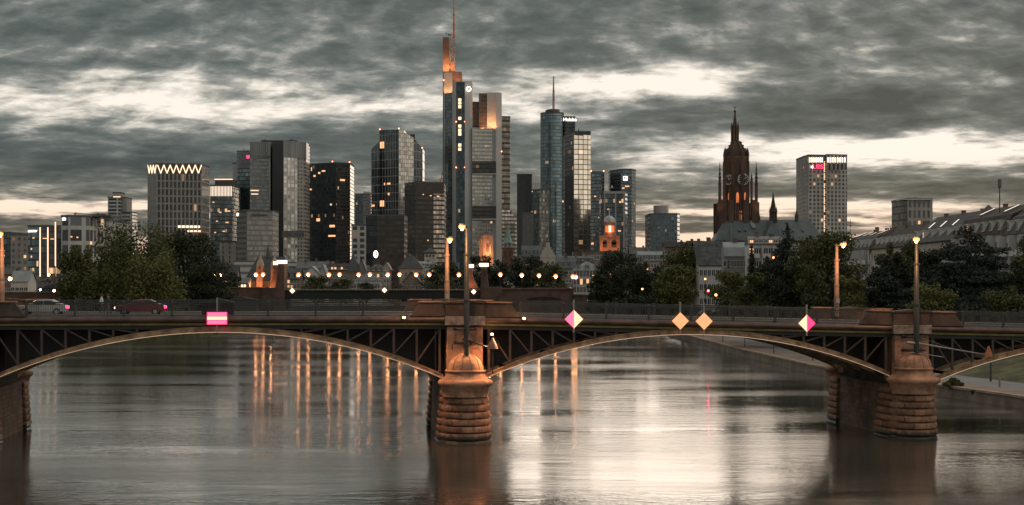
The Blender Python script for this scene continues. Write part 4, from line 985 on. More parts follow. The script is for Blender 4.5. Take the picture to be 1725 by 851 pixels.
# ring sign on its own short post
t = thing('roof_sign', 'glowing white ring sign on a roof in front of the low black block', 'sign', (wx(633, 900), 900, wz(437, 900)), 0)
mb = MB(); n = 20
for k in range(n):
    a, c = 2*math.pi*k/n, 2*math.pi*(k+1)/n; mb.tube((1.0*math.cos(a), 0, 2.7 + 1.75*math.sin(a)), (1.0*math.cos(c), 0, 2.7 + 1.75*math.sin(c)), .22, None, 6)
mb.build('ring', SIGNW, t); mb = MB(); mb.bar((0, 0, 1.6), (0, 0, 3.6), .3, .3, (0, 1, 0)); mb.build('stroke', SIGNW, t); mb = MB(); mb.box(-.2, .2, 0, .3, -2, 1.1); mb.box(-1.6, 1.6, -.2, .5, -3, 0); mb.build('post', DARKM, t)
# ================================================================ the tallest tower
YC = 1690.0
t = Tower('skyscraper', 'tallest skyscraper with stepped orange lit crown and a needle antenna', 'skyscraper', [(762, YC), (768.5, YC - 2)], 137, [f_cbzp], 30, None, 3, None, 'corner_panel', ROOF, False)
t.volume('left_glass', [(747.5, YC + 12), (755, YC + 3.5), (762, YC)], 156, [f_cbzg, f_cbzg], 30)
t.volume('dark_glass', [(768.5, YC - 1), (783, YC - 2)], 137.5, [f_cbzd], 26)
t.volume('front_panel', [(783, YC - 3), (795.5, YC)], 136.5, [f_cbzp], 28)
t.volume('tall_slab', [(746, YC + 14), (757, YC + 13)], 59, [mat('slab_bronze', (.16, .10, .075), .6, var=.35, scale=.08)], 12)
t.volume('slab_core', [(757, YC + 16), (766.5, YC + 16)], 100, [mat('slab_bronze', (.16, .10, .075))], 10)
t.volume('second_step', [(747.5, YC + 10), (763, YC + 9)], 120, [f_cbzp], 22)
t.volume('second_step_wall', [(762.5, YC + 8), (778, YC + 8)], 119, [mat('step_brown', (.17, .10, .075), .6)], 20)
mb = t.mb(); Yq = YC + 14
for k in range(5): z0, z1 = wz(100 - k * 8, Yq), wz(92 - k * 8, Yq); xa, xb = wx(759, Yq), wx(766, Yq); mb.bar((xa, Yq, z0), (xb, Yq, z1), .5, .5); mb.bar((xb, Yq, z0), (xa, Yq, z1), .4, .4); mb.bar((xa, Yq, z1), (xb, Yq, z1), .4, .4)
mb.bar((wx(758.5, Yq), Yq, wz(104, Yq)), (wx(758.5, Yq), Yq, wz(59, Yq)), .6, .6); mb.bar((wx(766.3, Yq), Yq, wz(104, Yq)), (wx(766.3, Yq), Yq, wz(59, Yq)), .7, .7); mb.build('lattice', mat('lattice_steel', (.25, .20, .17), .5, .3), t.root)
mb = t.mb(); x = wx(764.6, Yq)
for (ya, yb, r) in ((64, 40, 1.0), (40, 22, .8), (22, 8, .55), (8, -22, .32)): mb.tube((x, Yq, wz(ya, Yq)), (x, Yq, wz(yb, Yq)), r, r * .85, 8)
mb.lathe([(1.3, wz(44, Yq)), (1.3, wz(40, Yq))], (x, Yq), 8); mb.lathe([(1.1, wz(26, Yq)), (1.1, wz(23, Yq))], (x, Yq), 8); mb.build('antenna', mat('antenna_orange', (.5, .2, .1), .5), t.root)
mb = t.mb(); mb.bar((wx(750, Yq), Yq + 3, wz(56, Yq)), (wx(761, Yq), Yq + 3, wz(57.5, Yq)), .5, .5); mb.bar((wx(750, Yq), Yq + 3, wz(56, Yq)), (wx(752, Yq), Yq + 3, wz(53.5, Yq)), .4, .4); mb.tube((wx(756, Yq), Yq + 3, wz(60, Yq)), (wx(756, Yq), Yq + 3, wz(56, Yq)), .5); mb.build('roof_crane', DARKM, t.root)
# right half
t.volume('recess', [(795, YC + 14), (807, YC + 14)], 168.5, [f_cbzb], 14)
t.volume('crown_glass', [(806.5, YC + 6), (821, YC + 5)], 156, [f_cbzb], 18)
t.volume('crown_panel', [(820.5, YC + 3), (837, YC + 3)], 155, [f_cbzp], 20)
t.volume('right_panel', [(836, YC + 0), (845, YC + 6)], 155, [f_cbzp], 24)
t.volume('right_front', [(795.3, YC - 3), (836, YC + 4)], 215, [f_cbz], 30)
for ya, yb in ((272, 293), (347.5, 369)):
    o = t.pan('sky_garden', 796, 835.5, ya, yb, facade('sky_garden_front', (.045, .04, .035), (.075, .065, .055), 3.3, 4.2, .9, .7, .05, metal=.4), 4.6, .5, None, YC + 1)
    t.pan('garden_ledge', 795.6, 835.8, yb - .2, yb + 1.4, WHITEM, 5.0, .9, o, YC + 1); t.pan('garden_shade_panel', 829, 835.6, ya + 1, yb - 1, DARKM, 5.0, .5, o, YC + 1)  # dark end panel puts the shade of the garden recess into colour
t.pan('corner_strip', 834.2, 836.2, 216, 440, f_plain, .8, 4, None, YC + 1)
for ya, yb in ((246, 276), (322, 350)): t.pan('sky_garden', 749.5, 760.5, ya, yb, mat('garden_dark', (.05, .045, .04), .5), 1.2, 1.0, None, YC + 4)
t.lits([(772, 166, 5, 4.5), (772, 171.5, 5, 4.5), (772, 177.5, 5, 5), (772, 197, 5, 5), (772, 210, 5, 5), (772, 217, 5, 6), (772, 223.5, 5, 5), (772, 242, 5, 5), (772, 249, 5, 5)], emis('stair_light', (1, .62, .36), 1.5))
t.beacons([(768.5, 206), (783, 206), (768.5, 283), (783, 283), (845, 256), (747.5, 136)])
# emblem: a ring of four bars round a triangle
mb = t.mb(); Yq = YC - 4.2; cx_, cz_ = wx(789.7, Yq), wz(150, Yq)
for k in range(6):
    a, c = R(60*k), R(60*k + 60)
    if k in (0, 1, 2, 3, 4, 5):
        mb.bar((cx_ + 2.15*math.cos(a), Yq, cz_ + 2.15*math.sin(a)), (cx_ + 2.15*math.cos(c), Yq, cz_ + 2.15*math.sin(c)), .5, .95, (math.cos((a+c)/2), 0, math.sin((a+c)/2)))
mb.build('emblem', emis('emblem_glow', (1, .80, .62), 2.6), t.root)
# floodlights washing the crown
for x, y, Yq, e in ((748, 120, YC + 5, 6500), (754, 120, YC + 5, 6500), (762, 119, YC + 6, 6500), (750, 157, YC + 1, 3000), (755, 157, YC + 1, 2600), (760, 157, YC + 1, 3000), (770, 137, YC, 3200), (822, 216, YC - 7, 4600), (828, 216, YC - 7, 4200), (834, 216, YC - 7, 4600), (812, 216, YC - 3, 3800)):
    lamp_light('crown_uplight', (wx(x, Yq) - t.loc.x, Yq - t.loc.y, wz(y, Yq) - t.loc.z), e * 1.5, (1, .40, .15), .6, t.root, 110, (0, .62, .78))
# ---- banded tower stepping down at its foot
t = Tower('office_tower', 'brown banded tower stepping down in terraces just right of the tallest skyscraper', 'tower', [(845, 1740), (859.5, 1742)], 197, [f_band], 30)
for x1, y in ((862, 355), (865, 362), (870.5, 366)): t.volume('terrace', [(845, 1735 - y * .01 - x1 * .01), (x1, 1736 - x1 * .01)], y, [f_step], 30)
t.volume('terrace', [(845, 1722), (867, 1722)], 376, [f_step], 30)
t.floors(845.2, 859.4, 200, 352, 24, mat('band_trim', (.09, .075, .065), .6), .9)
# ---- dark slabs
t = Tower('office_tower', 'tall plain dark slab left of the round glass tower', 'tower', [(871, 1500), (885, 1497), (896, 1500)], 294.5, [f_planedk, mat('dark_slab_side', (.075, .078, .078), .6)], 30)
t = Tower('office_building', 'lower plain dark slab in front of the taller one', 'building', [(874, 1400), (880, 1396), (899, 1400)], 359.5, [f_planedk, mat('dark_slab_front', (.095, .098, .096), .65)], 30)
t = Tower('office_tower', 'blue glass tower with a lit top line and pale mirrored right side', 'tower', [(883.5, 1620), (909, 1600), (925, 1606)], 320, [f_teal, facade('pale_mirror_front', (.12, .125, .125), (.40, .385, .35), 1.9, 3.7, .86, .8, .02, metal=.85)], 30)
t.pan('light_strip', 884, 897, 322, 323.5, LITSTRIP, .5, .4, None, 1604)
# ---- round glass tower with mast
YM = 1840.0
cxm = wx(931, YM); rm = wx(951.5, YM) - cxm
t = Tower('office_tower', 'round blue glass tower with a tall needle mast on its roof', 'tower', [(951, YM + 6), (969, YM + 8)], 197, [f_black], 36, None, 3, None, 'square_wing')
o = t.mb(); n = 40; o.prism([(cxm + rm*math.cos(R(-90) + 2*math.pi*k/n), YM + rm + rm*math.sin(R(-90) + 2*math.pi*k/n)) for k in range(n)], 3, wz(191, YM), 0, None, 1); o.build('glass_drum', [f_main, ROOF], t.root)
mb = t.mb(); mb.lathe([(rm, wz(191, YM)), (rm * .99, wz(188.5, YM)), (rm * .6, wz(188.5, YM)), (rm * .58, wz(184, YM))], (cxm, YM + rm), 32, 0, False); mb.build('crown', DARKM, t.root)
mb = t.mb(); xm = wx(933, YM)
for k in range(14): a = 2*math.pi*k/14; mb.tube((xm + 6.5*math.cos(a), YM + rm + 6.5*math.sin(a), wz(188, YM)), (xm + 6.5*math.cos(a), YM + rm + 6.5*math.sin(a), wz(182.5, YM)), .2, None, 5)
mb.lathe([(6.9, wz(183.4, YM)), (6.9, wz(182.4, YM))], (xm, YM + rm), 20, 0, False); mb.build('roof_ring', WHITEM, t.root)
mb = t.mb(); mb.tube((xm, YM + rm, wz(188, YM)), (xm, YM + rm, wz(150, YM)), 1.25, 1.1); mb.tube((xm, YM + rm, wz(150, YM)), (xm, YM + rm, wz(126, YM)), .9, .6); mb.build('antenna', mat('mast_red_white', (.42, .22, .15), .5), t.root)
text_mesh('roof_sign', 'Helaba', 5.2, .25, SIGNW, t.root, (wx(960, YM + 4) - t.loc.x, YM + 4.6 - t.loc.y, wz(201.5, YM + 4) - t.loc.z))
t.lits([(923, 254, 3, 2.5), (916, 308, 7, 2.5), (926, 309, 14, 3), (934, 318, 13, 4), (925, 338, 24, 3), (922, 217, 1.6, 12), (919, 258, 1.2, 20)], emis('tower_lit', (1, .66, .38), 1.4)); t.beacons([(916, 260), (943, 262)])
# ---- mirrored slab
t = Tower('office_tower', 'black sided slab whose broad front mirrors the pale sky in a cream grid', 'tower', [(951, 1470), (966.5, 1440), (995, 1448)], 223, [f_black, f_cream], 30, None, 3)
t.pan('crown_band', 966, 995, 221, 227.5, DARKM, .8, .6, None, 1441); t.mast(975, 222, 216, .5, DARKM); t.pan('roof_plant', 953, 962, 219, 223, DARKM, -6, 6)
t = Tower('bank_tower', 'dark faceted glass tower beside the cream mirrored slab', 'tower', [(994, 1730), (1000, 1716), (1013, 1716), (1018, 1730)], 290, [f_db, f_db, f_dbr], 30); t.beacons([(996, 289), (1017, 289)])
t.lits([(1001, 330, 3, 2), (1008, 366, 4, 2), (996, 409, 4, 3)])
# ---- tower with square slash emblem
t = Tower('bank_tower', 'dark faceted glass tower bearing a white square emblem with a slash', 'tower', [(1028, 1740), (1046, 1716), (1064, 1716), (1071, 1730)], 286, [f_db, f_db, f_dbr], 30)
mb = t.mb(); Yq = 1714.6; x0, x1, z0, z1 = wx(1050, Yq), wx(1057, Yq), wz(304, Yq), wz(297, Yq); d = .55
mb.box(x0, x1, Yq, Yq + .3, z0, z0 + d); mb.box(x0, x1, Yq, Yq + .3, z1 - d, z1); mb.box(x0, x0 + d, Yq, Yq + .3, z0 + d, z1 - d); mb.box(x1 - d, x1, Yq, Yq + .3, z0 + d, z1 - d); mb.bar((x0 + 1.2, Yq + .1, z0 + 1.1), (x1 - 1.2, Yq + .1, z1 - 1.1), .3, .75, (0, 1, 0)); mb.build('emblem', SIGNW, t.root)
t.lits([(1048, 316, 4, 2), (1053, 313, 7, 2)])
t = Tower('office_tower', 'dark tower with pale upright ribs and a flat pale roof edge behind the domed church', 'tower', [(1012, 1390), (1019, 1380), (1053, 1380), (1057, 1392)], 324, [f_darkgl2, f_darkgl2, f_blockl], 30)
for x in (1017.5, 1036, 1050): t.pan('facade_rib', x, x + 2, 326, 440, f_plain, .8, .6)
t.pan('roof_edge', 1017, 1055, 322.5, 326.5, f_plain, 1.2, 1, None, 1380); t.lits([(1043, 339, 3, 3), (1028, 395, 3, 2), (1041, 388, 5, 2), (1023, 352, 3, 2)])
# ---- blue grey tower with drum
t = Tower('office_tower', 'blue grey tower topped by a pale drum, standing alone left of the cathedral', 'tower', [(1091.5, 1420), (1096, 1400), (1141, 1400), (1145, 1412)], 361, [f_blue, f_blue, f_dbr], 30)
mb = t.mb(); xc = wx(1113, 1412); rr = wx(1125, 1412) - xc; mb.lathe([(rr, wz(363, 1412)), (rr, wz(346.5, 1412))], (xc, 1414), 24, 0, False); mb.build('roof_drum', f_plain, t.root); t.mast(1125.5, 360, 345, .3, DARKM, 1408)
t.pan('sign_disc', 1131, 1135, 366, 370, f_plain, .5, .3); t.lits([(1093, 383, 17, 2.2), (1093, 391, 4, 1.6), (1139, 389, 5, 2.2)])
# ---- pale twin slab with three letters
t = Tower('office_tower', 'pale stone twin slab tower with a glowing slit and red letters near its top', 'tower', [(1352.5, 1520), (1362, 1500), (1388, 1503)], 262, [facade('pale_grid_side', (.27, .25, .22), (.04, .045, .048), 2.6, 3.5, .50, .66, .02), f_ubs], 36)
t.volume('right_slab', [(1392.5, 1502), (1427, 1508)], 261, [f_ubs], 36, ROOF, True); t.volume('link', [(1387.5, 1512), (1393, 1512)], 270, [emis('slit_glow', (1, .66, .42), 1.2)], 20)
for k in range(11): t.pan('link_floor', 1387.8, 1392.8, 290 + k * 13.5, 290 + k * 13.5 + (5 if k % 4 == 1 else 1.6), DARKM, .5, .4, None, 1511)
for (xa, xb, Yk) in ((1363, 1387, None), (1394, 1426, 1501.6)):
    n = 8
    for k in range(n): x = xa + (xb - xa) * k / n; t.pan('crown_light', x, x + (xb - xa) / n * .55, 265.5, 273.5, emis('crown_glow', (1, .80, .60), 1.7), .35, .3, None, Yk)
    t.pan('crown_slot', xa, xb, 276, 286, facade('crown_slot_front', (.32, .30, .27), (.03, .03, .03), 3.6, 30, .5, .99, 0), .3, .25, None, Yk)
text_mesh('roof_sign', 'UBS', 5.4, .25, SIGNR, t.root, (wx(1378, 1499) - t.loc.x, 1499 - t.loc.y, wz(281.2, 1499) - t.loc.z))
mb = t.mb(); Yq = 1499; xk, zk = wx(1368.3, Yq), wz(281.2, Yq)
for k in range(3): a = R(60*k + 30); mb.bar((xk - 1.6*math.cos(a), Yq, zk - 1.6*math.sin(a)), (xk + 1.6*math.cos(a), Yq, zk + 1.6*math.sin(a)), .3, .5, (0, 1, 0))
mb.build('key_emblem', SIGNW, t.root); t.pan('corner_sign', 1353, 1354.6, 281, 284, SIGNR, .5, .3, None, 1518)
t = Tower('office_building', 'beige block with tall windows and a roof crane behind the mansard houses', 'building', [(1520, 900), (1529, 890), (1571, 893)], 336, [f_darkgl, facade('tall_window_front', (.33, .30, .26), (.05, .055, .06), 2.6, 5.4, .5, .72, .04)], 25)
mb = t.mb(); Yq = 900; mb.bar((wx(1540, Yq), Yq, wz(333, Yq)), (wx(1557, Yq), Yq, wz(334.5, Yq)), .3, .3); mb.box(wx(1552, Yq), wx(1557, Yq), Yq, Yq + 2, wz(337, Yq), wz(334.6, Yq)); mb.build('roof_crane', DARKM, t.root)
t.pan('roof_edge', 1520, 1571.5, 334.8, 336.6, WHITEM, .6, 14, None, 890)
# ================================================================ cathedral
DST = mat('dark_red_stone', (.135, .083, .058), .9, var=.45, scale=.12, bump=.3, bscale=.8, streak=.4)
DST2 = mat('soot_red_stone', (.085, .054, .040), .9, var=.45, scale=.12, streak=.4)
SLATE = mat('slate_roof', (.075, .088, .09), .55, var=.25, scale=.3, streak=.4)
SLATEB = mat('blue_slate', (.075, .095, .10), .5, var=.25, scale=.25, streak=.4)
SLATED = mat('dark_slate', (.045, .048, .05), .6, var=.3, scale=.3, streak=.4)
COPPER = mat('green_copper', (.17, .26, .22), .6, var=.25, scale=.4)
GLOWW = emis('church_window_glow', (1, .26, .08), .48)
CLOCKW = mat('clock_white', (.72, .66, .56), .6, var=.05); CLOCKD = mat('clock_dark', (.05, .04, .035), .6)
YD = 880.0
dom = thing('cathedral', 'dark red gothic cathedral tower with clock faces and a long slate nave', 'cathedral', (wx(1240, YD), YD, 5))
DL = Vector(dom.location)
def dmb(): return MB(DL)
def dx_(px): return wx(px, YD)
def dzz(py): return wz(py, YD)
def pinn(mb, x, y, r, z0, z1, z2, n=4):
    mb.lathe([(r, z0), (r, z1), (r*1.25, z1 + .01), (r*1.25, z1 + .5), (r*.95, z1 + .51), (.08, z2)], (x, y), n, 0, False, R(45))
    for k in range(4): mb.sphere((x, y, z1 + (z2 - z1) * (.3 + .18*k)), r * (.95 - .2 * k), 5)
cxd = dx_(1240); W2 = dx_(1269) - cxd
# square lower tower with buttresses
mb = dmb(); mb.box(cxd - W2 * .8, cxd + W2 * .8, YD - W2*.86, YD + W2*.86, 4, dzz(345))
mb.build('lower_tower', DST, dom)
mb = dmb()
for sx_ in (-1, 1):
    for (o, w0) in ((.95, 1.5), (.42, 1.1)):
        x = cxd + sx_ * W2 * o
        for za, zb, dpt in ((4, dzz(390), 3.2), (dzz(390), dzz(365), 2.2), (dzz(365), dzz(338), 1.4)): mb.box(x - w0, x + w0, YD - W2*.86 - dpt, YD - W2*.6, za, zb)
    for yy in (-1, 1):
        x = cxd + sx_ * W2 * 1.02; mb.box(x - 1.6, x + 1.6, YD + yy * W2 * .86 - 1.6, YD + yy * W2 * .86 + 1.6, 4, dzz(342))
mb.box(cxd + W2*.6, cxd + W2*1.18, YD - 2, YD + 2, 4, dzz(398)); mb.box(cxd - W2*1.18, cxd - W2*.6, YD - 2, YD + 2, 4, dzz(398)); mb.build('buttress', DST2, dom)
mb = dmb()
for z in (345, 362, 384): mb.box(cxd - W2 * .9, cxd + W2 * .9, YD - W2 * .92, YD + W2 * .9, dzz(z), dzz(z) + .7)
mb.build('string_course', DST, dom)
for (x, y0, y1, rr) in ((1209.5, 340, 274, .95), (1270.5, 340, 274, .95), (1217, 322, 292, .8), (1262.5, 322, 292, .8), (1226, 335, 310, .6), (1256, 335, 310, .6), (1204.5, 378, 352, .8), (1275.5, 384, 360, .7)):
    mb = dmb(); pinn(mb, dx_(x), YD - W2*.86 if rr < 1.2 else YD - W2*.5, rr, dzz(y0 + 25), dzz(y0 - (y0 - y1) * .42), dzz(y1)); mb.build('pinnacle', DST2, dom)
for k in range(13):
    mb = dmb(); x = cxd - W2 * .86 + W2 * 1.72 * k / 12
    pinn(mb, x, YD - W2*.86 - .6, .38, dzz(385), dzz(352 - 6 * (k % 2)), dzz(338 - 8 * (k % 2))); mb.build('pinnacle', DST, dom)
for k in range(9):
    mb = dmb(); x = cxd - W2 * .8 + W2 * 1.6 * k / 8; mb.box(x - .22, x + .22, YD - W2*.86 - .5, YD - W2*.86 + .1, 6, dzz(388)); mb.build('tracery_rib', DST2, dom)
# octagon stage
ro = (dx_(1260) - cxd)
mb = dmb(); mb.lathe([(ro * 1.02, dzz(350)), (ro, dzz(320)), (ro * .985, dzz(268)), (ro * 1.05, dzz(267.5)), (ro * 1.05, dzz(264.5)), (ro * .93, dzz(264))], (cxd, YD), 8, 0, False, R(22.5)); mb.build('octagon', DST, dom)
for k in range(8):
    a = R(22.5 + 45 * k); x, y = cxd + ro * math.cos(a), YD + ro * math.sin(a)
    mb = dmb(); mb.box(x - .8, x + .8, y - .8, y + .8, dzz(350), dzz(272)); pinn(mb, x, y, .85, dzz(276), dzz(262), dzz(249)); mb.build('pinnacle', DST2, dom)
# gabled belfry windows
def wface(a, z0, z1, w_, m, nm, off=.12, par=None):
    """pointed panel on the octagon side facing angle a"""
    r = ro * math.cos(R(22.5)) + off; c, s_ = math.cos(a), math.sin(a); tx, ty = -s_, c
    pts = [(-w_, z0), (w_, z0), (w_, z1 - w_*1.6), (w_*.6, z1 - w_*.6), (0, z1), (-w_*.6, z1 - w_*.6), (-w_, z1 - w_*1.6)]
    mb = dmb(); vs = [(cxd + c*(r + d) + tx*u, YD + s_*(r + d) + ty*u, z) for d in (0, -.6) for u, z in pts]; n = len(pts)
    mb.add(vs, [tuple(range(n)), tuple(reversed(range(n, 2*n)))] + [(i, n+i, n+(i+1)%n, (i+1)%n) for i in range(n)]); return mb.build(nm, m, par or dom)
for a in (-90 - 45, -90, -90 + 45, 180, 0):
    fr_ = wface(R(a), dzz(349), dzz(322), 1.7, DST2, 'belfry_frame', .05)
    wface(R(a), dzz(347.5), dzz(324.5), .7, GLOWW if a in (-135, -90, -45) else CLOCKD, 'belfry_window', .15, fr_)
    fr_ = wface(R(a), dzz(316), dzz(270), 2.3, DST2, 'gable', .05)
for u, y0, y1 in ((-1.5, 378, 358), (-1.5 + 5.6, 378, 356), (-6.6, 378, 358)):
    mb = dmb(); x = dx_(1231) + u; mb.box(x - .5, x + .5, YD - W2*.86 - .15, YD - W2*.86 + .1, dzz(y0), dzz(y1)); mb.build('tower_window', GLOWW, dom)
# clocks
for a in (-90 - 45, -90 + 22.5 if False else -67.5):
    pass
for px, yc, rot in ((1249.5, 303.5, 0), (1221.5, 304, -45)):
    r_ = 2.9 if rot == 0 else 2.7
    a = R(-90 + (0 if rot == 0 else -45)); rr = ro * math.cos(R(22.5)) + .35
    c, s_ = math.cos(a), math.sin(a); tx, ty = -s_, c
    if rot == 0: ctr = Vector((dx_(px), YD - rr, dzz(yc)))
    else: ctr = Vector((cxd + c * rr, YD + s_ * rr, dzz(yc)))
    nrm = Vector((c, s_, 0)); tt = Vector((tx, ty, 0))
    mb = dmb(); mb.tube(ctr - nrm*.2, ctr + nrm*.1, r_, None, 24); ck = mb.build('clock_face', CLOCKD, dom)
    mb = dmb()
    for k in range(24): g0, g1 = 2*math.pi*k/24, 2*math.pi*(k+1)/24; p = ctr + nrm*.14; mb.tube(p + (tt*math.cos(g0) + Vector((0,0,1))*math.sin(g0))*r_*.95, p + (tt*math.cos(g1) + Vector((0,0,1))*math.sin(g1))*r_*.95, .16, None, 5)
    for k in range(12): g = 2*math.pi*k/12; p = ctr + nrm*.14; d_ = tt*math.cos(g) + Vector((0,0,1))*math.sin(g); mb.tube(p + d_*r_*.62, p + d_*r_*.9, .17, None, 5)
    mb.build('clock_ring', CLOCKW, ck)
    mb = dmb(); p = ctr + nrm*.2; mb.tube(p, p + tt*1.5 + Vector((0,0,1.0)), .16, None, 5); mb.tube(p, p - tt*.4 + Vector((0,0,1.6)), .18, None, 5); mb.build('clock_hand', CLOCKW, ck)
# cupola with ribs, lantern, spire
prof = [(1257.5, 264), (1256.5, 259), (1254.5, 253), (1251, 247), (1248, 242), (1246, 238)]
pr = [((dx_(p) - cxd), dzz(y)) for p, y in prof]
mb = dmb(); mb.lathe(pr, (cxd, YD), 8, 0, False, R(22.5)); mb.build('cupola', DST2, dom)
for k in range(8):
    a = R(22.5 + 45*k); mb = dmb()
    for (r0, z0), (r1, z1) in zip(pr, pr[1:]): mb.bar((cxd + r0*1.02*math.cos(a), YD + r0*1.02*math.sin(a), z0), (cxd + r1*1.02*math.cos(a), YD + r1*1.02*math.sin(a), z1), .5, .7)
    for r0, z0 in pr[:-1]: mb.sphere((cxd + r0*1.1*math.cos(a), YD + r0*1.1*math.sin(a), z0 + .4), .5, 5)
    mb.build('cupola_rib', DST, dom)
rl = dx_(1246) - cxd
mb = dmb(); mb.lathe([(rl*1.15, dzz(239)), (rl*1.15, dzz(237)), (rl*.8, dzz(236.8)), (rl*.75, dzz(214)), (rl*1.0, dzz(213.5)), (rl*.98, dzz(211)), (rl*.5, dzz(210.5)), (rl*.42, dzz(199)), (rl*.3, dzz(197)), (rl*.22, dzz(190)), (.12, dzz(183))], (cxd - .6, YD), 8, 0, False, R(22.5)); mb.build('lantern', DST2, dom)
for k in range(8):
    a = R(22.5 + 45*k); mb = dmb(); pinn(mb, cxd - .6 + rl*math.cos(a), YD + rl*math.sin(a), .42, dzz(238), dzz(216), dzz(206)); mb.build('pinnacle', DST, dom)
mb = dmb(); xs_ = cxd - .6; mb.sphere((xs_, YD, dzz(188)), .7, 8); mb.bar((xs_, YD, dzz(184)), (xs_, YD, dzz(179.5)), .25, .25); mb.bar((xs_ - .8, YD, dzz(181.3)), (xs_ + .8, YD, dzz(181.3)), .22, .22); mb.build('cross', DST2, dom)
# nave and choir roofs
YN = YD - 10
mb = MB(DL); zr, ze = wz(370.5, YN), wz(406, YN); x0, x1 = wx(1201, YN), wx(1372, YN)
mb.add([(x0, YN - 9, ze), (x1 + 4, YN - 9, ze), (x1 - 2, YN + 2, zr), (x0 + 5.5, YN + 2, zr), (x0, YN + 13, ze), (x1 + 4, YN + 13, ze)], [(0, 1, 2, 3), (5, 4, 3, 2), (4, 0, 3), (1, 5, 2)])
mb.build('nave_roof', SLATEB, dom)
mb = MB(DL); mb.box(x0 + 1, x1 + 2.5, YN - 8, YN + 12, 4, ze); mb.build('nave_wall', DST2, dom)
mb = MB(DL); xa, xb = wx(1285, YN), wx(1305, YN); mb.add([(xa - 2, YN - 16, ze), (xb + 2, YN - 16, ze), ((xa+xb)/2, YN - 12, zr - 1), ((xa+xb)/2, YN + 4, zr - .1), (xa - 2, YN, ze), (xb + 2, YN, ze)], [(0, 1, 2), (1, 5, 3, 2), (4, 0, 2, 3)]); mb.build('transept_roof', SLATEB, dom)
mb = MB(DL); xc = wx(1225, YN); mb.lathe([(2.4, ze - 1), (1.6, wz(392, YN)), (.1, wz(374, YN))], (xc, YN - 11), 8, 0, False); mb.build('stair_turret', SLATEB, dom)
mb = MB(DL); xa = wx(1270, YN)
mb.add([(wx(1266, YN), YN - 3.1, wz(385, YN) + .25), (wx(1272, YN), YN - 3.1, wz(385, YN) + .25), (wx(1268.5, YN), YN + 1.9, wz(371, YN) + .2), (wx(1263, YN), YN + 1.9, wz(371, YN) + .2)], [(0, 1, 2, 3)]); 
for px in (1244, 1254, 1288, 1318, 1334, 1350): mb.box(wx(px, YN) - .5, wx(px, YN) + .5, YN - 5.2, YN - 3, wz(389, YN), wz(386, YN)); 
mb.build('roof_light', mat('pale_slate', (.25, .28, .28), .5), dom)
for px, yb, yt, w_ in ((1303.5, 374, 322, 2.1), (1343, 372, 349, 1.0)):
    mb = MB(DL); x = wx(px, YN); mb.lathe([(w_, wz(yb, YN)), (w_*.8, wz(yb - (yb-yt)*.32, YN)), (w_*1.15, wz(yb - (yb-yt)*.33, YN)), (w_*.75, wz(yb - (yb-yt)*.40, YN)), (w_*.35, wz(yb - (yb-yt)*.7, YN)), (.06, wz(yt, YN))], (x, YN + 2), 8, 0, False)
    for k in range(4): a = R(90*k + 45); pinn(mb, x + w_*math.cos(a), YN + 2 + w_*math.sin(a), w_*.16, wz(yb, YN), wz(yb - (yb-yt)*.36, YN), wz(yb - (yb-yt)*.5, YN))
    mb.build('ridge_spire', DST2, dom)
for x, y, z, e in ((1207, -14, 372, 1500), (1274, -14, 372, 1500), (1249, -15, 326, 260), (1223, -15, 326, 240), (1236, -16, 366, 200)):
    lamp_light('tower_floodlight', (dx_(x) - DL.x, y, dzz(z) - DL.z), e, (1, .36, .13), .4, dom, 60, (0, .35, .94))
# ================================================================ round church with dome
YP = 1000.0
ORG = mat('orange_sandstone', (.36, .19, .12), .85, var=.3, scale=.15)
pk = thing('domed_church', 'orange lit round church tower with a pale dome and cross', 'church', (wx(1027.5, YP), YP, 5)); PL = Vector(pk.location)
mb = MB(PL); xc = wx(1027.5, YP); hw = wx(1044, YP) - xc
mb.box(xc - hw, xc + hw, YP, YP + 2*hw, 4, wz(399, YP)); mb.box(xc - hw*1.06, xc + hw*1.06, YP - .5, YP + 2*hw + .5, wz(399, YP), wz(396.8, YP)); mb.build('tower_base', ORG, pk)
ro2 = wx(1037, YP) - xc
mb = MB(PL); mb.lathe([(ro2, wz(397, YP)), (ro2, wz(376, YP)), (ro2*1.1, wz(375.6, YP)), (ro2*1.1, wz(373.6, YP))], (xc, YP + hw), 8, 0, False, R(22.5)); mb.build('drum', ORG, pk)
mb = MB(PL); mb.lathe([(ro2*1.02, wz(373.8, YP)), (ro2*.98, wz(370, YP)), (ro2*.82, wz(366.5, YP)), (ro2*.5, wz(364, YP)), (.3, wz(362.6, YP))], (xc, YP + hw), 16); mb.tube((xc, YP + hw, wz(363, YP)), (xc, YP + hw, wz(350, YP)), .35); mb.bar((xc - 1.3, YP + hw, wz(353, YP)), (xc + 1.3, YP + hw, wz(353, YP)), .4, .4); mb.build('dome', mat('pale_dome', (.42, .44, .43), .5), pk)
for x in (1022.5, 1027.8, 1033):
    mb = MB(PL); mb.box(wx(x, YP) - .75, wx(x, YP) + .75, YP + hw - ro2 - .2, YP + hw - ro2 + .8, wz(391, YP), wz(380, YP)); mb.build('window', GLOWW if x != 1027.8 else LITSTRIP, pk)
for x, w_ in ((1034.5, 1.5), (1019, 1.2)):
    mb = MB(PL); mb.box(wx(x, YP) - w_, wx(x, YP) + w_, YP - .15, YP + .2, wz(417, YP), wz(408, YP)); mb.lathe([(w_, 0), (w_, .1)], (0, 0), 8) if False else None; mb.tube((wx(x, YP), YP - .15, wz(408, YP)), (wx(x, YP), YP + .2, wz(408, YP)), w_, None, 12); mb.build('window', CLOCKD, pk)
for x, y, z, e in ((-6, -5, 424, 1300), (6, -5, 424, 1300), (0, hw - ro2 - 3, 394, 350)): lamp_light('church_floodlight', (x, y, wz(z, YP) - 5), e, (1, .32, .12), .4, pk)
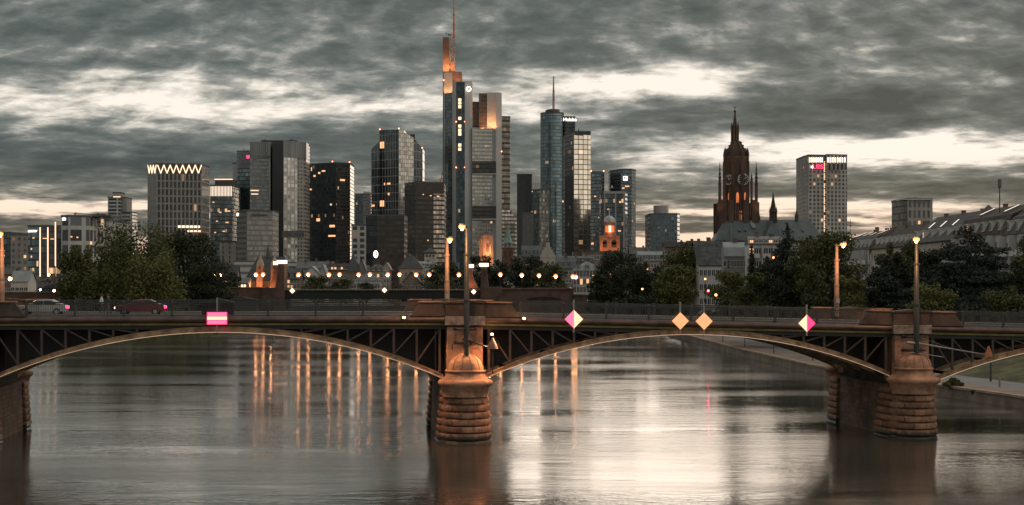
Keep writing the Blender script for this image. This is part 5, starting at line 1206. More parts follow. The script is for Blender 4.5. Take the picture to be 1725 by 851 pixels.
# ================================================================ church with steep roof and two pale spires
YL = 720.0
le = thing('old_church', 'old church with a steep dark roof, two pale pointed turrets and a needle spire', 'church', (wx(450, YL), YL, 5)); LL = Vector(le.location)
def lx(p): return wx(p, YL)
def lz(p): return wz(p, YL)
mb = MB(LL); mb.add([(lx(408), YL + 4, lz(474)), (lx(482), YL + 4, lz(474)), (lx(474), YL + 12, lz(432)), (lx(427), YL + 12, lz(432)), (lx(408), YL + 20, lz(474)), (lx(482), YL + 20, lz(474))], [(0, 1, 2, 3), (5, 4, 3, 2), (4, 0, 3), (1, 5, 2)]); mb.build('roof', SLATED, le)
mb = MB(LL); mb.box(lx(410), lx(480), YL + 4.6, YL + 19, 4, lz(473.8)); mb.build('nave_wall', mat('warm_plaster', (.36, .25, .17), .85), le)
RUBB = mat('rubble_stone', (.28, .15, .10), .9, var=.4, scale=.4)
for px, yt in ((438, 430), (462, 431)):
    mb = MB(LL); mb.box(lx(px) - 1.35, lx(px) + 1.35, YL - 1, YL + 3, 4, lz(447)); mb.box(lx(px) - 1.5, lx(px) + 1.5, YL - 1.2, YL + 3.2, lz(455), lz(454)); tw = mb.build('turret', RUBB, le)
    mb = MB(LL); mb.lathe([(1.75, lz(447)), (1.35, lz(442)), (.05, lz(yt))], (lx(px), YL + 1), 8, 0, False, R(22.5)); mb.build('turret_spire', mat('pale_stone_spire', (.42, .33, .26), .8), tw)
    mb = MB(LL); mb.box(lx(px) - .35, lx(px) + .35, YL - 1.1, YL - .9, lz(453), lz(449)); mb.box(lx(px) - .35, lx(px) + .35, YL - 1.1, YL - .9, lz(462), lz(458)); mb.build('window', CLOCKD, tw)
mb = MB(LL); mb.lathe([(.9, lz(434)), (.6, lz(424)), (.05, lz(408))], (lx(444.5), YL + 12), 6, 0, False); mb.build('needle_spire', SLATED, le)
mb = MB(LL); mb.add([(lx(403), YL - 8, lz(477)), (lx(425), YL - 8, lz(477)), (lx(424), YL - 3, lz(468)), (lx(410), YL - 3, lz(468)), (lx(403), YL + 2, lz(477)), (lx(425), YL + 2, lz(477))], [(0, 1, 2, 3), (5, 4, 3, 2), (4, 0, 3), (1, 5, 2)]); mb.build('annex_roof', SLATE, le)
mb = MB(LL); mb.box(lx(404.5), lx(423.5), YL - 7.4, YL + 2, 4, lz(476.8)); mb.build('annex_wall', mat('warm_plaster', (.36, .25, .17), .85), le)
for x in (408, 412.5, 417): mb = MB(LL); mb.box(lx(x) - .4, lx(x) + .4, YL - 7.55, YL - 7.3, lz(484), lz(479.5)); mb.build('window', LITSTRIP, le)
for x, y, z in ((lx(430) - LL.x, -5, 478), (lx(446) - LL.x, -6, 480), (lx(456) - LL.x, -5, 476)): lamp_light('church_floodlight', (x, y, lz(z) - 5), 700, (1, .42, .18), .3, le)
# brown brick tower with green spire
YR = 800.0
r_ = thing('old_church', 'brown brick church tower with a slim grey green spire right of the lit stone tower', 'church', (wx(855.5, YR), YR, 5)); RL = Vector(r_.location); xc = wx(855.5, YR)
mb = MB(RL); mb.box(xc - 2.5, xc + 2.5, YR, YR + 5, 4, wz(418, YR)); mb.box(xc - 2.7, xc + 2.7, YR - .2, YR + 5.2, wz(418, YR), wz(417, YR)); mb.build('tower', mat('brown_brick', (.14, .07, .05), .9), r_)
mb = MB(RL); mb.box(xc - 1.9, xc + 1.9, YR + .5, YR + 4.5, wz(417, YR), wz(409, YR)); mb.build('belfry', mat('grey_white_timber', (.32, .30, .27), .8), r_)
for x in (-1.0, .9): mb = MB(RL); mb.box(xc + x - .35, xc + x + .35, YR + .35, YR + .6, wz(415.5, YR), wz(410.5, YR)); mb.build('belfry_opening', CLOCKD, r_)
mb = MB(RL); mb.lathe([(2.6, wz(409, YR)), (1.6, wz(400, YR)), (.7, wz(388, YR)), (.05, wz(376, YR))], (xc, YR + 2.5), 8, 0, False, R(22.5)); mb.build('spire', COPPER, r_)
for x in (-1.1, 1.0): mb = MB(RL); mb.box(xc + x - .4, xc + x + .4, YR - .12, YR + .1, wz(432, YR), wz(423, YR)); mb.build('window', CLOCKD, r_)
# lit stone tower with octagonal roof
YT = 850.0
r_ = thing('stone_tower', 'floodlit orange stone tower under a low dark eight sided roof', 'tower', (wx(819, YT), YT, 5)); TL = Vector(r_.location); xc = wx(819, YT); rr = wx(832, YT) - xc
STT = mat('warm_tower_stone', (.40, .26, .18), .85, var=.3, scale=.2)
mb = MB(TL); mb.lathe([(rr, 4 - 0), (rr*.97, wz(398, YT)), (rr*1.05, wz(397.5, YT)), (rr*1.05, wz(395.5, YT))], (xc, YT + rr), 8, 0, False, R(22.5)); mb.build('shaft', STT, r_)
mb = MB(TL); mb.lathe([(rr*1.12, wz(395.5, YT)), (rr*.5, wz(390.5, YT)), (.3, wz(387.8, YT))], (xc, YT + rr), 8, 0, False, R(22.5)); mb.build('roof', SLATED, r_)
for x, y0, y1, w_ in ((822, 426, 411, 1.4), (809, 412, 403, .8), (822.5, 403, 399.5, .7)):
    mb = MB(TL); mb.box(wx(x, YT) - w_, wx(x, YT) + w_, YT + .3, YT + .9, wz(y0, YT), wz(y1, YT)); fr_ = mb.build('niche_frame', mat('pale_jamb', (.5, .38, .28), .8), r_)
    mb = MB(TL); mb.box(wx(x, YT) - w_*.6, wx(x, YT) + w_*.6, YT + .15, YT + .5, wz(y0 - .6, YT), wz(y1 + .8, YT)); mb.build('niche', mat('niche_stone', (.2, .13, .09), .9), fr_)
for x, z in ((-6, 432), (0, 432), (6, 432), (2, 428)): lamp_light('tower_floodlight', (x, -5 if x != 2 else -2.5, wz(z, YT) - 5), 1300, (1, .40, .17), .3, r_)
# small white gate tower with pyramid roof
YW = 780.0
r_ = thing('gate_tower', 'small white tower house with a dark pyramid roof left of the tall mast', 'tower', (wx(724.5, YW), YW, 5)); WL = Vector(r_.location); xc = wx(724.5, YW)
mb = MB(WL); mb.box(xc - 2.6, xc + 2.6, YW, YW + 5.2, 4, wz(425, YW)); mb.build('wall', mat('cream_plaster', (.45, .41, .35), .85), r_)
mb = MB(WL); mb.box(xc - 3.1, xc + 3.1, YW - .4, YW + 5.6, wz(427.5, YW), wz(425.4, YW)); mb.build('gallery', DARKM, r_)
mb = MB(WL); mb.lathe([(4.7, wz(425.4, YW)), (2.2, wz(421, YW)), (.1, wz(417, YW))], (xc, YW + 2.6), 4, 0, False, R(45)); mb.build('roof', SLATED, r_)
for x in (-1.5, 0, 1.5): mb = MB(WL); mb.box(xc + x - .4, xc + x + .4, YW - .1, YW + .1, wz(433, YW), wz(429.5, YW)); mb.build('window', CLOCKD, r_)
# ================================================================ houses
PANE = mat('window_pane', (.035, .04, .045), .15, var=.3); FRAMEW = mat('window_frame', (.5, .48, .44), .7, var=.05)
PL_C = mat('cream_wall', (.42, .37, .31), .85, var=.15, scale=.2); PL_W = mat('white_wall', (.50, .48, .45), .85, var=.12, scale=.2); PL_G = mat('grey_wall', (.23, .22, .205), .85, var=.2, scale=.2)
PL_B = mat('brown_wall', (.20, .15, .115), .85, var=.25, scale=.2); PL_R = mat('warm_sand_wall', (.36, .26, .19), .85, var=.2, scale=.2)
TILE = mat('brown_tiles', (.050, .038, .032), .95, var=.6, scale=.9, bump=.3, bscale=5); TILEG = mat('grey_tiles', (.060, .063, .063), .9, var=.5, scale=.7, bump=.3, bscale=4)
ZINC = mat('zinc_roof', (.19, .215, .22), .55, var=.2, scale=.3, streak=.3); CHIM = mat('chimney_brick', (.17, .11, .085), .9)
_wm = {}
def win_mesh(w_, h_, lit=0):
    k = (round(w_, 2), round(h_, 2), lit)
    if k not in _wm:
        mb = MB(); f = .12
        mb.box(-w_/2, w_/2, -.06, .12, 0, f); mb.box(-w_/2, w_/2, -.06, .12, h_ - f, h_); mb.box(-w_/2, -w_/2 + f, -.06, .12, f, h_ - f); mb.box(w_/2 - f, w_/2, -.06, .12, f, h_ - f); mb.box(-.05, .05, -.04, .12, f, h_ - f)
        mb.box(-w_/2 + f, w_/2 - f, -.012, .10, f, h_ - f, 1); mb.box(-w_/2 - .15, w_/2 + .15, -.16, .02, -.12, 0)
        _wm[k] = mb.mesh('window', [FRAMEW, WINL if lit else PANE])
    return _wm[k]
hr = random.Random(11)
def house(name, label, loc, rz, w_, d, e, r, rt='side', wall=PL_C, roof=SLATE, cols=4, rows=3, win=(1.1, 1.7), dorm=0, chim=1, sky_=0, group=None, lit=.05, cat='house', balc=0, zfirst=1.2, dwall=None):
    t = thing(name, label, cat, loc, rz, group)
    mb = MB(); mb.box(0, w_, 0, d, -4, e)
    ov = .45
    if rt == 'side':
        mb.add([(0, 0, e), (0, d, e), (0, d/2, r)], [(0, 2, 1)]); mb.add([(w_, 0, e), (w_, d, e), (w_, d/2, r)], [(0, 1, 2)])
    if rt == 'front':
        mb.add([(0, 0, e), (w_, 0, e), (w_/2, 0, r)], [(0, 1, 2)]); mb.add([(0, d, e), (w_, d, e), (w_/2, d, r)], [(0, 2, 1)])
    if rt == 'step':
        n = 5
        for k in range(n): a = w_ / 2 * k / n * .93; mb.box(a, w_ - a, -.25, .35, e + (r - e) * k / n - (.0 if k else 0), e + (r - e) * (k + 1) / n + (0 if k < n - 1 else .9))
    mb.build('wall', wall, t)
    mb = MB(); th = .22
    def slab(a, b_, c, dd):
        n = (Vector(b_) - Vector(a)).cross(Vector(c) - Vector(a)).normalized() * th
        vs = [Vector(p) + Vector((0,0,.02)) for p in (a, b_, c, dd)]; mb.add(vs + [v + n for v in vs], [(3,2,1,0), (4,5,6,7), (0,1,5,4), (1,2,6,5), (2,3,7,6), (3,0,4,7)])
    if rt == 'side':
        sl = (r - e) / (d / 2); slab((-ov, -ov, e - ov*sl), (w_ + ov, -ov, e - ov*sl), (w_ + ov, d/2, r), (-ov, d/2, r)); slab((w_ + ov, d + ov, e - ov*sl), (-ov, d + ov, e - ov*sl), (-ov, d/2, r), (w_ + ov, d/2, r))
    elif rt in ('front', 'step'):
        sl = (r - e) / (w_ / 2); y0 = -ov if rt == 'front' else .3
        slab((-ov, d, e - ov*sl), (-ov, y0, e - ov*sl), (w_/2, y0, r), (w_/2, d, r)); slab((w_ + ov, y0, e - ov*sl), (w_ + ov, d, e - ov*sl), (w_/2, d, r), (w_/2, y0, r))
    elif rt == 'hip':
        k = min(w_ / 2.2, d / 2)
        mb.add([(-ov, -ov, e), (w_+ov, -ov, e), (w_+ov, d+ov, e), (-ov, d+ov, e), (k, d/2, r), (w_ - k, d/2, r)], [(0, 1, 5, 4), (1, 2, 5), (2, 3, 4, 5), (3, 0, 4), (3, 2, 1, 0)])
    elif rt == 'mansard':
        k = 1.6; m1 = e + (r - e) * .62
        mb.add([(-.1, -ov, e), (w_+.1, -ov, e), (w_+.1, d+ov, e), (-.1, d+ov, e), (-.1, k, m1), (w_+.1, k, m1), (w_+.1, d-k, m1), (-.1, d-k, m1), (-.1, d/2, r), (w_+.1, d/2, r)],
               [(0,1,5,4), (2,3,7,6), (4,5,9,8), (6,7,8,9), (1,2,6,9,5), (3,0,4,8,7), (3,2,1,0)])
    else:
        mb.box(-.2, w_ + .2, -.2, d + .2, e, e + .5)
    rf = mb.build('roof', roof, t)
    # windows
    st = (e - zfirst) / max(1, rows)
    for j in range(rows):
        for i in range(cols):
            x = w_ * (i + .5) / cols; child('window', win_mesh(win[0], win[1], 1 if hr.random() < lit else 0), t, (x, 0, zfirst + st * j + st * .2))
    def roof_y(z):
        if rt == 'side' : return (z - e) / (r - e) * d / 2
        if rt == 'hip': return -ov + (z - e) / (r - e) * (d / 2 + ov)
        if rt == 'mansard': return -ov + (z - e) / ((r - e) * .62) * (1.6 + ov)
        return 0
    for i in range(dorm):
        x = w_ * (i + .5) / dorm; z0 = e + (r - e) * .10; hh = min(1.9, (r - e) * .48); y0 = roof_y(z0) + .05
        yb = roof_y(min(z0 + hh, e + (r-e) * .6)) + 1.2
        mb = MB(); mb.box(x - .7, x + .7, y0, yb, z0 - .1, z0 + hh); mb.box(x - .85, x + .85, y0 - .15, yb + .2, z0 + hh, z0 + hh + .14); dm = mb.build('dormer', dwall or roof, rf)
        child('dormer_window', win_mesh(1.05, hh * .78, 1 if hr.random() < lit * 2 else 0), t, (x, y0 - .01, z0 + hh * .12))
    for i in range(chim):
        x = w_ * (i + .7) / (chim + .3) - .5; zt = r + hr.uniform(.4, 1.1); y = d * .5 + hr.uniform(-1, 1)
        mb = MB(); mb.box(x, x + hr.uniform(.7, 1.4), y, y + .8, e, zt); mb.box(x - .08, x + .9, y - .08, y + .88, zt, zt + .15); mb.build('chimney', CHIM, rf)
    for i in range(sky_):
        x = w_ * (i + .5) / sky_; f0, f1 = .52, .74
        if rt == 'mansard':
            zA, zB = e + (r-e)*.70, e + (r-e)*.92; m1 = e + (r-e)*.62; yA = 1.6 + (zA - m1)/(r - m1)*(d/2 - 1.6); yB = 1.6 + (zB - m1)/(r - m1)*(d/2 - 1.6)
        else: zA, zB = e + (r-e)*f0, e + (r-e)*f1; yA, yB = roof_y(zA), roof_y(zB)
        mb = MB(); nrm_ = Vector((0, -(zB - zA), (yB - yA))).normalized() * .38
        vs = [Vector(p) + nrm_ for p in ((x - .7, yA, zA), (x + .7, yA, zA), (x + .7, yB, zB), (x - .7, yB, zB))]; mb.add(vs + [v - nrm_ * 1.2 for v in vs], [(0,1,2,3), (0,4,5,1), (1,5,6,2), (2,6,7,3), (3,7,4,0)]); mb.build('skylight', mat('skylight_glass', (.30, .32, .32), .15, .6, var=.1), rf)
    for j in range(balc):
        z = zfirst + st * (rows - 1 - j) - .1
        mb = MB()
        for i in range(cols // 2):
            x = w_ * (i + .5) / (cols // 2); bw_ = w_ / (cols // 2) * .78
            mb.box(x - bw_/2, x + bw_/2, -1.4, -.05, z, z + .18); mb.box(x - bw_/2, x + bw_/2, -1.4, -1.32, z + .18, z + 1.1)
            mb.box(x - bw_/2, x - bw_/2 + .18, -1.4, -.05, z, z + st - .1)
        mb.build('balcony', PL_W, t)
    return t
def hp(label, x0, x1, ye, yr, Y, rt='side', wall=PL_C, roof=SLATE, d=11, base=5.0, rz=0, **kw):
    w_ = wx(x1, Y) - wx(x0, Y); e = wz(ye, Y) - base; r = wz(yr, Y) - base
    return house(kw.pop('name', 'town_house'), label, (wx(x0, Y), Y, base), R(rz), w_, d, e, r, rt, wall, roof, **kw)
# old town behind the far bridge, left to right
OT = dict(win=(1.0, 1.5))
hp('low dark roofed house at the edge of the willows behind the far bridge', 355, 398, 470, 447, 760, 'side', PL_G, SLATED, cols=6, rows=3, dorm=4, chim=2, **OT)
hp('pale flat roofed office wing behind the old church roofs', 395, 445, 441, 437, 900, 'flat', PL_W, ROOF, cols=12, rows=5, name='office_wing', cat='building', win=(1.9, 1.5), chim=0)
hp('long pale flat roofed building with dark windows right of the left brick pylon', 480, 548, 443, 437, 860, 'flat', PL_W, ROOF, cols=12, rows=4, name='long_building', cat='building', win=(2.4, 2.0), chim=2)
hp('brown house with a dark roof beside the left brick pylon of the far bridge', 478, 505, 470, 453, 690, 'side', PL_B, SLATED, cols=5, rows=4, dorm=3, **OT)
hp('long roofed grey hall behind the white gabled houses', 500, 560, 452, 441, 800, 'side', PL_G, SLATE, cols=9, rows=3, dorm=0, chim=3, **OT)
hp('white modern house with a broad asymmetric gable facing the river', 512, 538, 462, 449, 700, 'front', PL_W, ZINC, cols=3, rows=2, chim=0, **OT)
hp('narrow cream house with a tall pointed gable', 538, 549, 462, 446, 705, 'front', PL_C, ZINC, cols=2, rows=3, chim=0, **OT)
hp('brown roofed house with rows of attic windows in the middle of the old town', 546, 584, 456, 444, 760, 'mansard', PL_B, TILE, cols=8, rows=3, dorm=7, chim=3, **OT)
hp('house with a very steep pointed dark roof like a witch hat', 584, 603, 458, 427, 730, 'hip', PL_B, SLATED, cols=3, rows=3, chim=0, **OT)
hp('dark gabled house beside the witch hat roof', 602, 616, 456, 437, 735, 'front', PL_G, SLATED, cols=2, rows=3, chim=1, **OT)
hp('pale house with four arched looking windows low behind the far bridge lamps', 596, 640, 473, 460, 680, 'hip', PL_W, SLATE, cols=10, rows=2, chim=0, win=(.9, 2.2))
hp('cream town house with grey hipped roof left of the dark pavilion roof', 616, 652, 458, 444, 720, 'hip', PL_C, SLATE, cols=6, rows=4, dorm=4, **OT)
hp('narrow stone house with a small pale pointed gable', 646, 656, 452, 443, 700, 'front', PL_C, mat('pale_stone_spire', (.42, .33, .26)), cols=2, rows=4, chim=0, **OT)
hp('old stone palace with a large steep dark pavilion roof', 672, 712, 452, 429, 700, 'hip', PL_R, SLATED, cols=5, rows=3, chim=2, win=(1.1, 2.0))
hp('low gabled house at the foot of the stone palace', 680, 706, 474, 458, 660, 'front', PL_B, SLATED, cols=3, rows=2, chim=0, **OT)
hp('zinc roofed white house left of the small gate tower', 706, 732, 450, 441, 745, 'side', PL_W, ZINC, cols=5, rows=4, dorm=3, **OT)
hp('grey house with dark roof behind the tall front mast', 744, 772, 458, 443, 760, 'side', PL_G, SLATED, cols=5, rows=4, dorm=3, **OT)
hp('white plastered house half hidden by the trees right of the pylons', 826, 868, 462, 448, 720, 'side', PL_W, SLATE, cols=7, rows=4, dorm=4, **OT)
hp('slate roofed hall with dormers attached to the stepped gable house', 880, 912, 432, 414, 760, 'side', PL_B, SLATE, cols=7, rows=4, dorm=5, chim=0, **OT)
hp('cream house with a stepped gable facing the river', 910, 936, 434, 412, 745, 'step', PL_C, SLATE, cols=3, rows=5, chim=0, **OT)
hp('small white twin gabled house at the foot of the brown brick church', 866, 884, 438, 428, 770, 'front', PL_W, SLATE, cols=2, rows=4, chim=0, **OT)
hp('grey slate roofed house left of the zinc roofed corner building', 938, 968, 452, 434, 690, 'side', PL_G, SLATE, cols=6, rows=4, dorm=3, **OT)
hp('light grey corner building with zinc roof and tall white windows behind the paired lamps', 966, 1014, 456, 440, 650, 'hip', PL_W, ZINC, cols=9, rows=4, dorm=3, win=(1.1, 2.3))
hp('stone attic storey building at the foot of the cream mirrored slab', 982, 1048, 425, 421, 800, 'flat', PL_B, ROOF, cols=14, rows=5, name='stone_building', cat='building', chim=0, win=(1.2, 2.0))
hp('brown slate roofed house below the orange domed church', 940, 1000, 441, 431, 780, 'mansard', PL_B, SLATED, cols=8, rows=3, dorm=5, chim=3, **OT)
hp('warm plastered palace with zinc roof between the two big trees', 1075, 1122, 440, 423, 640, 'mansard', PL_R, ZINC, cols=9, rows=5, dorm=5, chim=2, **OT)
hp('low dark roof behind the palace with zinc roof', 1062, 1094, 428, 417, 800, 'side', PL_B, SLATED, cols=5, rows=3, chim=2, **OT)
hp('dark block with a dim ground floor behind the trees left of the blue grey tower', 1120, 1178, 416, 408, 900, 'side', PL_B, TILE, cols=8, rows=4, chim=3, **OT)
# left edge
hp('small pale pavilion with a sloped roof at the far left behind the lamp mast', 18, 47, 474, 457, 620, 'side', PL_W, ZINC, cols=4, rows=2, chim=0, win=(1.5, 1.4), base=4)
hp('low brown house behind the island wall at the far left', -20, 20, 462, 452, 700, 'side', PL_B, SLATED, cols=6, rows=3, chim=1, base=4, **OT)
# near quay houses under the cathedral
hp('white quay house with a long grey roof and three window rows', 1178, 1226, 446, 406, 470, 'side', PL_W, TILEG, d=16, base=5.6, rz=4, cols=7, rows=3, dorm=0, chim=1, win=(1.0, 1.8), lit=0)
hp('grey modern quay house with ribbon windows beside the white one', 1220, 1256, 432, 407, 440, 'mansard', PL_G, ZINC, d=13, base=5.6, rz=-4, cols=5, rows=4, chim=1, win=(1.6, 1.7), lit=0)
hp('white corner house with lit balcony band in front of the cathedral nave', 1262, 1318, 412, 397, 425, 'mansard', PL_W, SLATED, d=13, base=5.6, rz=-3, cols=7, rows=5, dorm=7, chim=2, win=(1.2, 1.8), balc=2, lit=.12, dwall=PL_W)
hp('plain white house between the round trees below the cathedral choir', 1300, 1350, 425, 408, 500, 'mansard', PL_C, SLATED, d=13, base=5.6, cols=7, rows=4, dorm=6, chim=2, lit=.05, dwall=PL_W, **OT)
hp('low brown house at the foot of the cathedral', 1160, 1186, 420, 406, 620, 'side', PL_R, TILE, d=10, base=5.6, cols=4, rows=4, chim=2, **OT)
# the row of mansard houses facing the river on the right
RX = 91.0; EV = 16.6; RG = 21.6
row = [(472, 436, TILEG, PL_W, 6, 4, 3, 'first', 'far left house of the mansard row with two big skylights and white loggias'), (436, 394, TILE, PL_C, 7, 0, 1, '', 'long brown roofed house of the mansard row with a single rank of dormers'),
       (394, 352, TILEG, PL_C, 5, 4, 2, '', 'house of the mansard row with a pale grey roof and four roof windows'), (352, 318, TILE, PL_W, 5, 2, 1, '', 'tall brown roofed house of the mansard row with two small roof windows'), (318, 285, TILEG, PL_W, 5, 2, 1, '', 'grey roofed house at the right end of the mansard row')]
for i, (y0, y1, roof, wall, cols, sk, ch, _, label) in enumerate(row):
    hgt = [0, .2, 1.2, 1.4, .6][i]
    t = house('row_house', label, (RX, y0, 5.6), R(-90), y0 - y1 - .5, 13, EV + hgt * .4, RG + hgt, 'mansard' if i in (0, 3, 4) else 'side', wall, roof, cols=cols * 2, rows=4, win=(1.3, 1.8), dorm=cols + 1, chim=ch + 1, sky_=sk, group='mansard houses along the right bank', balc=2 if i in (0, 3, 4) else 0, lit=.03, cat='house', dwall=mat('dormer_white', (.62, .60, .56), .8, var=.1))
    mb = MB(); L = y0 - y1 - .5
    for k, (ya, yb, za, zb) in enumerate(((-.6, 6.5, EV + hgt*.4 + .6, RG + hgt + 1.2), (6.5, 13.6, RG + hgt + 1.2, EV + hgt*.4 + .6))):
        mb.add([(L, ya, za - 2.2), (L + .45, ya, za - 2.2), (L + .45, yb, zb - 2.2), (L, yb, zb - 2.2), (L, ya, za), (L + .45, ya, za), (L + .45, yb, zb), (L, yb, zb)], [(0,3,2,1), (4,5,6,7), (0,1,5,4), (1,2,6,5), (2,3,7,6), (3,0,4,7)])
    mb.build('fire_wall', mat('fire_wall', (.21, .17, .145), .85), t)
t = thing('rooftop_antenna', 'mobile antenna drum on a thin pole above the brown mansard roof', 'antenna', (wx(1684, 335), 335, 28))
mb = MB(); mb.tube((0, 0, -1), (0, 0, wz(315, 335) - 28), .12, None, 8); mb.build('pole', DARKM, t)
mb = MB(); z0, z1 = wz(315, 335) - 28, wz(302, 335) - 28; mb.lathe([(.1, z0 - .3), (.38, z0), (.38, z1), (.2, z1 + .1)], (0, 0), 12, 0, False); mb.build('drum', mat('antenna_brown', (.14, .11, .10), .6), t)
t = thing('weathervane', 'small weathervane spike on the left end of the mansard row', 'weathervane', (92, 468, 27.5))
mb = MB(); mb.tube((0, 0, -.5), (0, 0, 3.4), .06); mb.sphere((0, 0, 1.6), .22, 8); mb.bar((-.6, 0, 2.4), (.6, 0, 2.4), .05, .3, (0, 1, 0)); mb.build('spike', DARKM, t)
# quay furniture on the right bank
for i, (e, Y) in enumerate(((2.2, 392), (2.2, 360), (2.2, 330), (2.2, 300), (3, 272), (3, 246), (3.5, 222))):
    Xb = np.interp(Y, [b_[1] for b_ in BANK], [b_[0] for b_ in BANK])
    if i == 0:
        qp = thing('quay_post', 'x', 'post'); mb = MB(); mb.lathe([(.10, 0), (.07, .5), (.06, 3.6)], (0, 0), 8); mb.build('pole', MAST, qp)
        mb = MB(); mb.lathe([(.08, 3.5), (.2, 3.62), (.2, 3.95), (.05, 4.05)], (0, 0), 10); mb.build('head', GREYM, qp); o = qp
    else: o = copy_tree(qp)
    o.location = (Xb + e, Y, 1.4); tag(o, f'thin unlit post on the quay walk, {ORD[i]} counted from the far end towards the bridge', 'post', 'posts along the quay walk')
for i, (X_, Y_) in enumerate(((57.5, 203), (59.5, 214))):
    t = thing('bollard', ['short pale bollard at the quay edge right of the nearest pier', 'dark slim post on the grass edge right of the nearest pier'][i], 'bollard', (X_, Y_, 1.42))
    mb = MB(); h_ = 1.1 if i == 0 else 2.6; mb.lathe([(.14, 0), (.11, h_ * .85), (.13, h_ * .9), (.05, h_)], (0, 0), 10); mb.build('shaft', GREYM if i == 0 else DARKM, t)
# street lights between the trees of the quay street and a red traffic light
LGT = [(1052, 472, 520), (1091, 453, 560), (1016, 463, 600), (1082, 487, 450), (1206, 497, 330), (1188, 470, 420), (1042, 473, 530), (1303, 434, 415)]
for i, (px, py, Y) in enumerate(LGT):
    z = wz(py, Y); t = thing('street_lamp', ['small street lamp left of the big round trees', 'street lamp glowing high between the two big trees', 'street lamp at the zinc roofed corner building', 'low lamp under the crowns of the first big tree', 'low lamp beside the red traffic light', 'lamp in front of the white quay house', 'faint lamp just left of the big trees', 'wall lamp glowing at the white corner house'][i], 'street lamp', (wx(px, Y), Y, 5.4), 0)
    mb = MB(); mb.lathe([(.1, -.5), (.06, z - 5.4)], (0, 0), 6); mb.build('pole', MAST, t)
    mb = MB(); mb.sphere((0, 0, z - 5.4), .26, 10); mb.build('globe', emis('quay_lamp_globe', (1, .36, .12), 4), t)
    mb = MB(); mb.lathe([(.3, z - 5.4 + .22), (.05, z - 5.4 + .4)], (0, 0), 8); mb.build('lamp_cap', MAST, t)
Y = 345; t = thing('traffic_light', 'glowing red traffic light among the bushes left of the dark conifer', 'traffic light', (wx(1193, Y), Y, 5.4)); z = wz(490, Y) - 5.4
mb = MB(); mb.tube((0, .15, -.6), (0, .15, z + .3), .07); mb.box(-.2, .2, -.1, .1, z - .75, z + .3); mb.build('housing', DARKM, t)
mb = MB(); mb.sphere((0, -.12, z), .19, 10); mb.build('red_lens', emis('red_signal', (1, .03, .12), 35), t)
for i, (px, py, Y) in enumerate(((45, 482, 640), (68, 488, 640), (82, 463, 655), (91, 490, 640), (17, 470, 600))):
    z = wz(py, Y); t = thing('street_lamp', ['small lamp on the low truss bridge at the far left, beside the pavilion', 'small lamp low on the far left truss bridge', 'lamp at the upper end of the truss bridge left of the willows', 'small low lamp at the left foot of the willows', 'bright lamp behind the mast at the far left edge'][i], 'street lamp', (wx(px, Y), Y, 4.0))
    mb = MB(); mb.lathe([(.1, -.5), (.06, z - 4)], (0, 0), 6); mb.build('pole', MAST, t); mb = MB(); mb.sphere((0, 0, z - 4), .42 if i != 4 else .6, 10); mb.build('globe', GLOBE, t)
    mb = MB(); mb.lathe([(.5, z - 4 + .4), (.05, z - 4 + .6)], (0, 0), 8); mb.build('lamp_cap', MAST, t)
Y = 660; t = thing('truss_bridge', 'thin steel truss footbridge rising left of the willows', 'bridge', (wx(45, Y), Y, 6))
mb = MB(); O_ = Vector((wx(45, Y), Y, 6))
def tp(px, py): return Vector((wx(px, Y), Y, wz(py, Y))) - O_
mb.bar(tp(34, 486), tp(92, 464), .5, .5); mb.bar(tp(34, 489), tp(96, 476), .4, .4)
for k in range(8):
    a = tp(36 + k*8, 485.2 - k*3.03); c = tp(40 + k*8, 488 - k*1.7); e_ = tp(44 + k*8, 482.2 - k*3.03); mb.bar(a, c, .2, .2); mb.bar(c, e_, .2, .2)
mb.build('truss', mat('truss_steel', (.10, .11, .11), .6), t); mb = MB(); mb.tube(tp(93, 492), tp(93, 448), .3, .2); mb.build('pylon', MAST, t)
Y = 470; t = thing('bank_wall', 'low brown stone wall along the island bank at the left', 'wall', (wx(45, Y), Y, 4))
mb = MB(); w0 = wx(-30, Y) - wx(45, Y); w1 = wx(135, Y) - wx(45, Y); mb.box(w0, w1, 0, .8, -2.5, wz(493, Y) - 4); mb.build('wall', BRICK, t); mb = MB(); mb.box(w0, w1, -.15, .95, wz(493, Y) - 4, wz(491.5, Y) - 4); mb.build('coping', mat('coping_brown', (.2, .14, .11), .85), t)
# ================================================================ trees
def leaf_mat(name, col, var=.45):
    if name in MATS: return MATS[name]
    m, nt, b = new_mat(name); g = nt.nodes.new('ShaderNodeNewGeometry'); r = g.outputs['Random Per Island']
    tc = nt.nodes.new('ShaderNodeTexCoord').outputs['Object']; n = NOISE(nt, tc, .35, 3)
    f = M(nt, 'ADD', M(nt, 'MULTIPLY', r, .6), M(nt, 'MULTIPLY', n, .4))
    c = MIX(nt, f, tuple(x * (1 - var) for x in col), tuple(x * (1 + var) for x in col))
    so(nt, b.inputs['Base Color'], c); b.inputs['Roughness'].default_value = .75; b.inputs['Specular IOR Level'].default_value = .25
    MATS[name] = m; return m
BARK = mat('bark', (.06, .045, .035), .9, var=.4, scale=2, bump=.5, bscale=6, streak=.3)
LF = {'willow': leaf_mat('willow_leaves', (.084, .090, .030)), 'green': leaf_mat('broad_leaves', (.076, .084, .030)), 'dark': leaf_mat('dark_leaves', (.036, .044, .022)),
      'light': leaf_mat('light_leaves', (.115, .118, .038)), 'cedar': leaf_mat('cedar_needles', (.030, .040, .030)), 'autumn': leaf_mat('olive_leaves', (.100, .083, .031))}
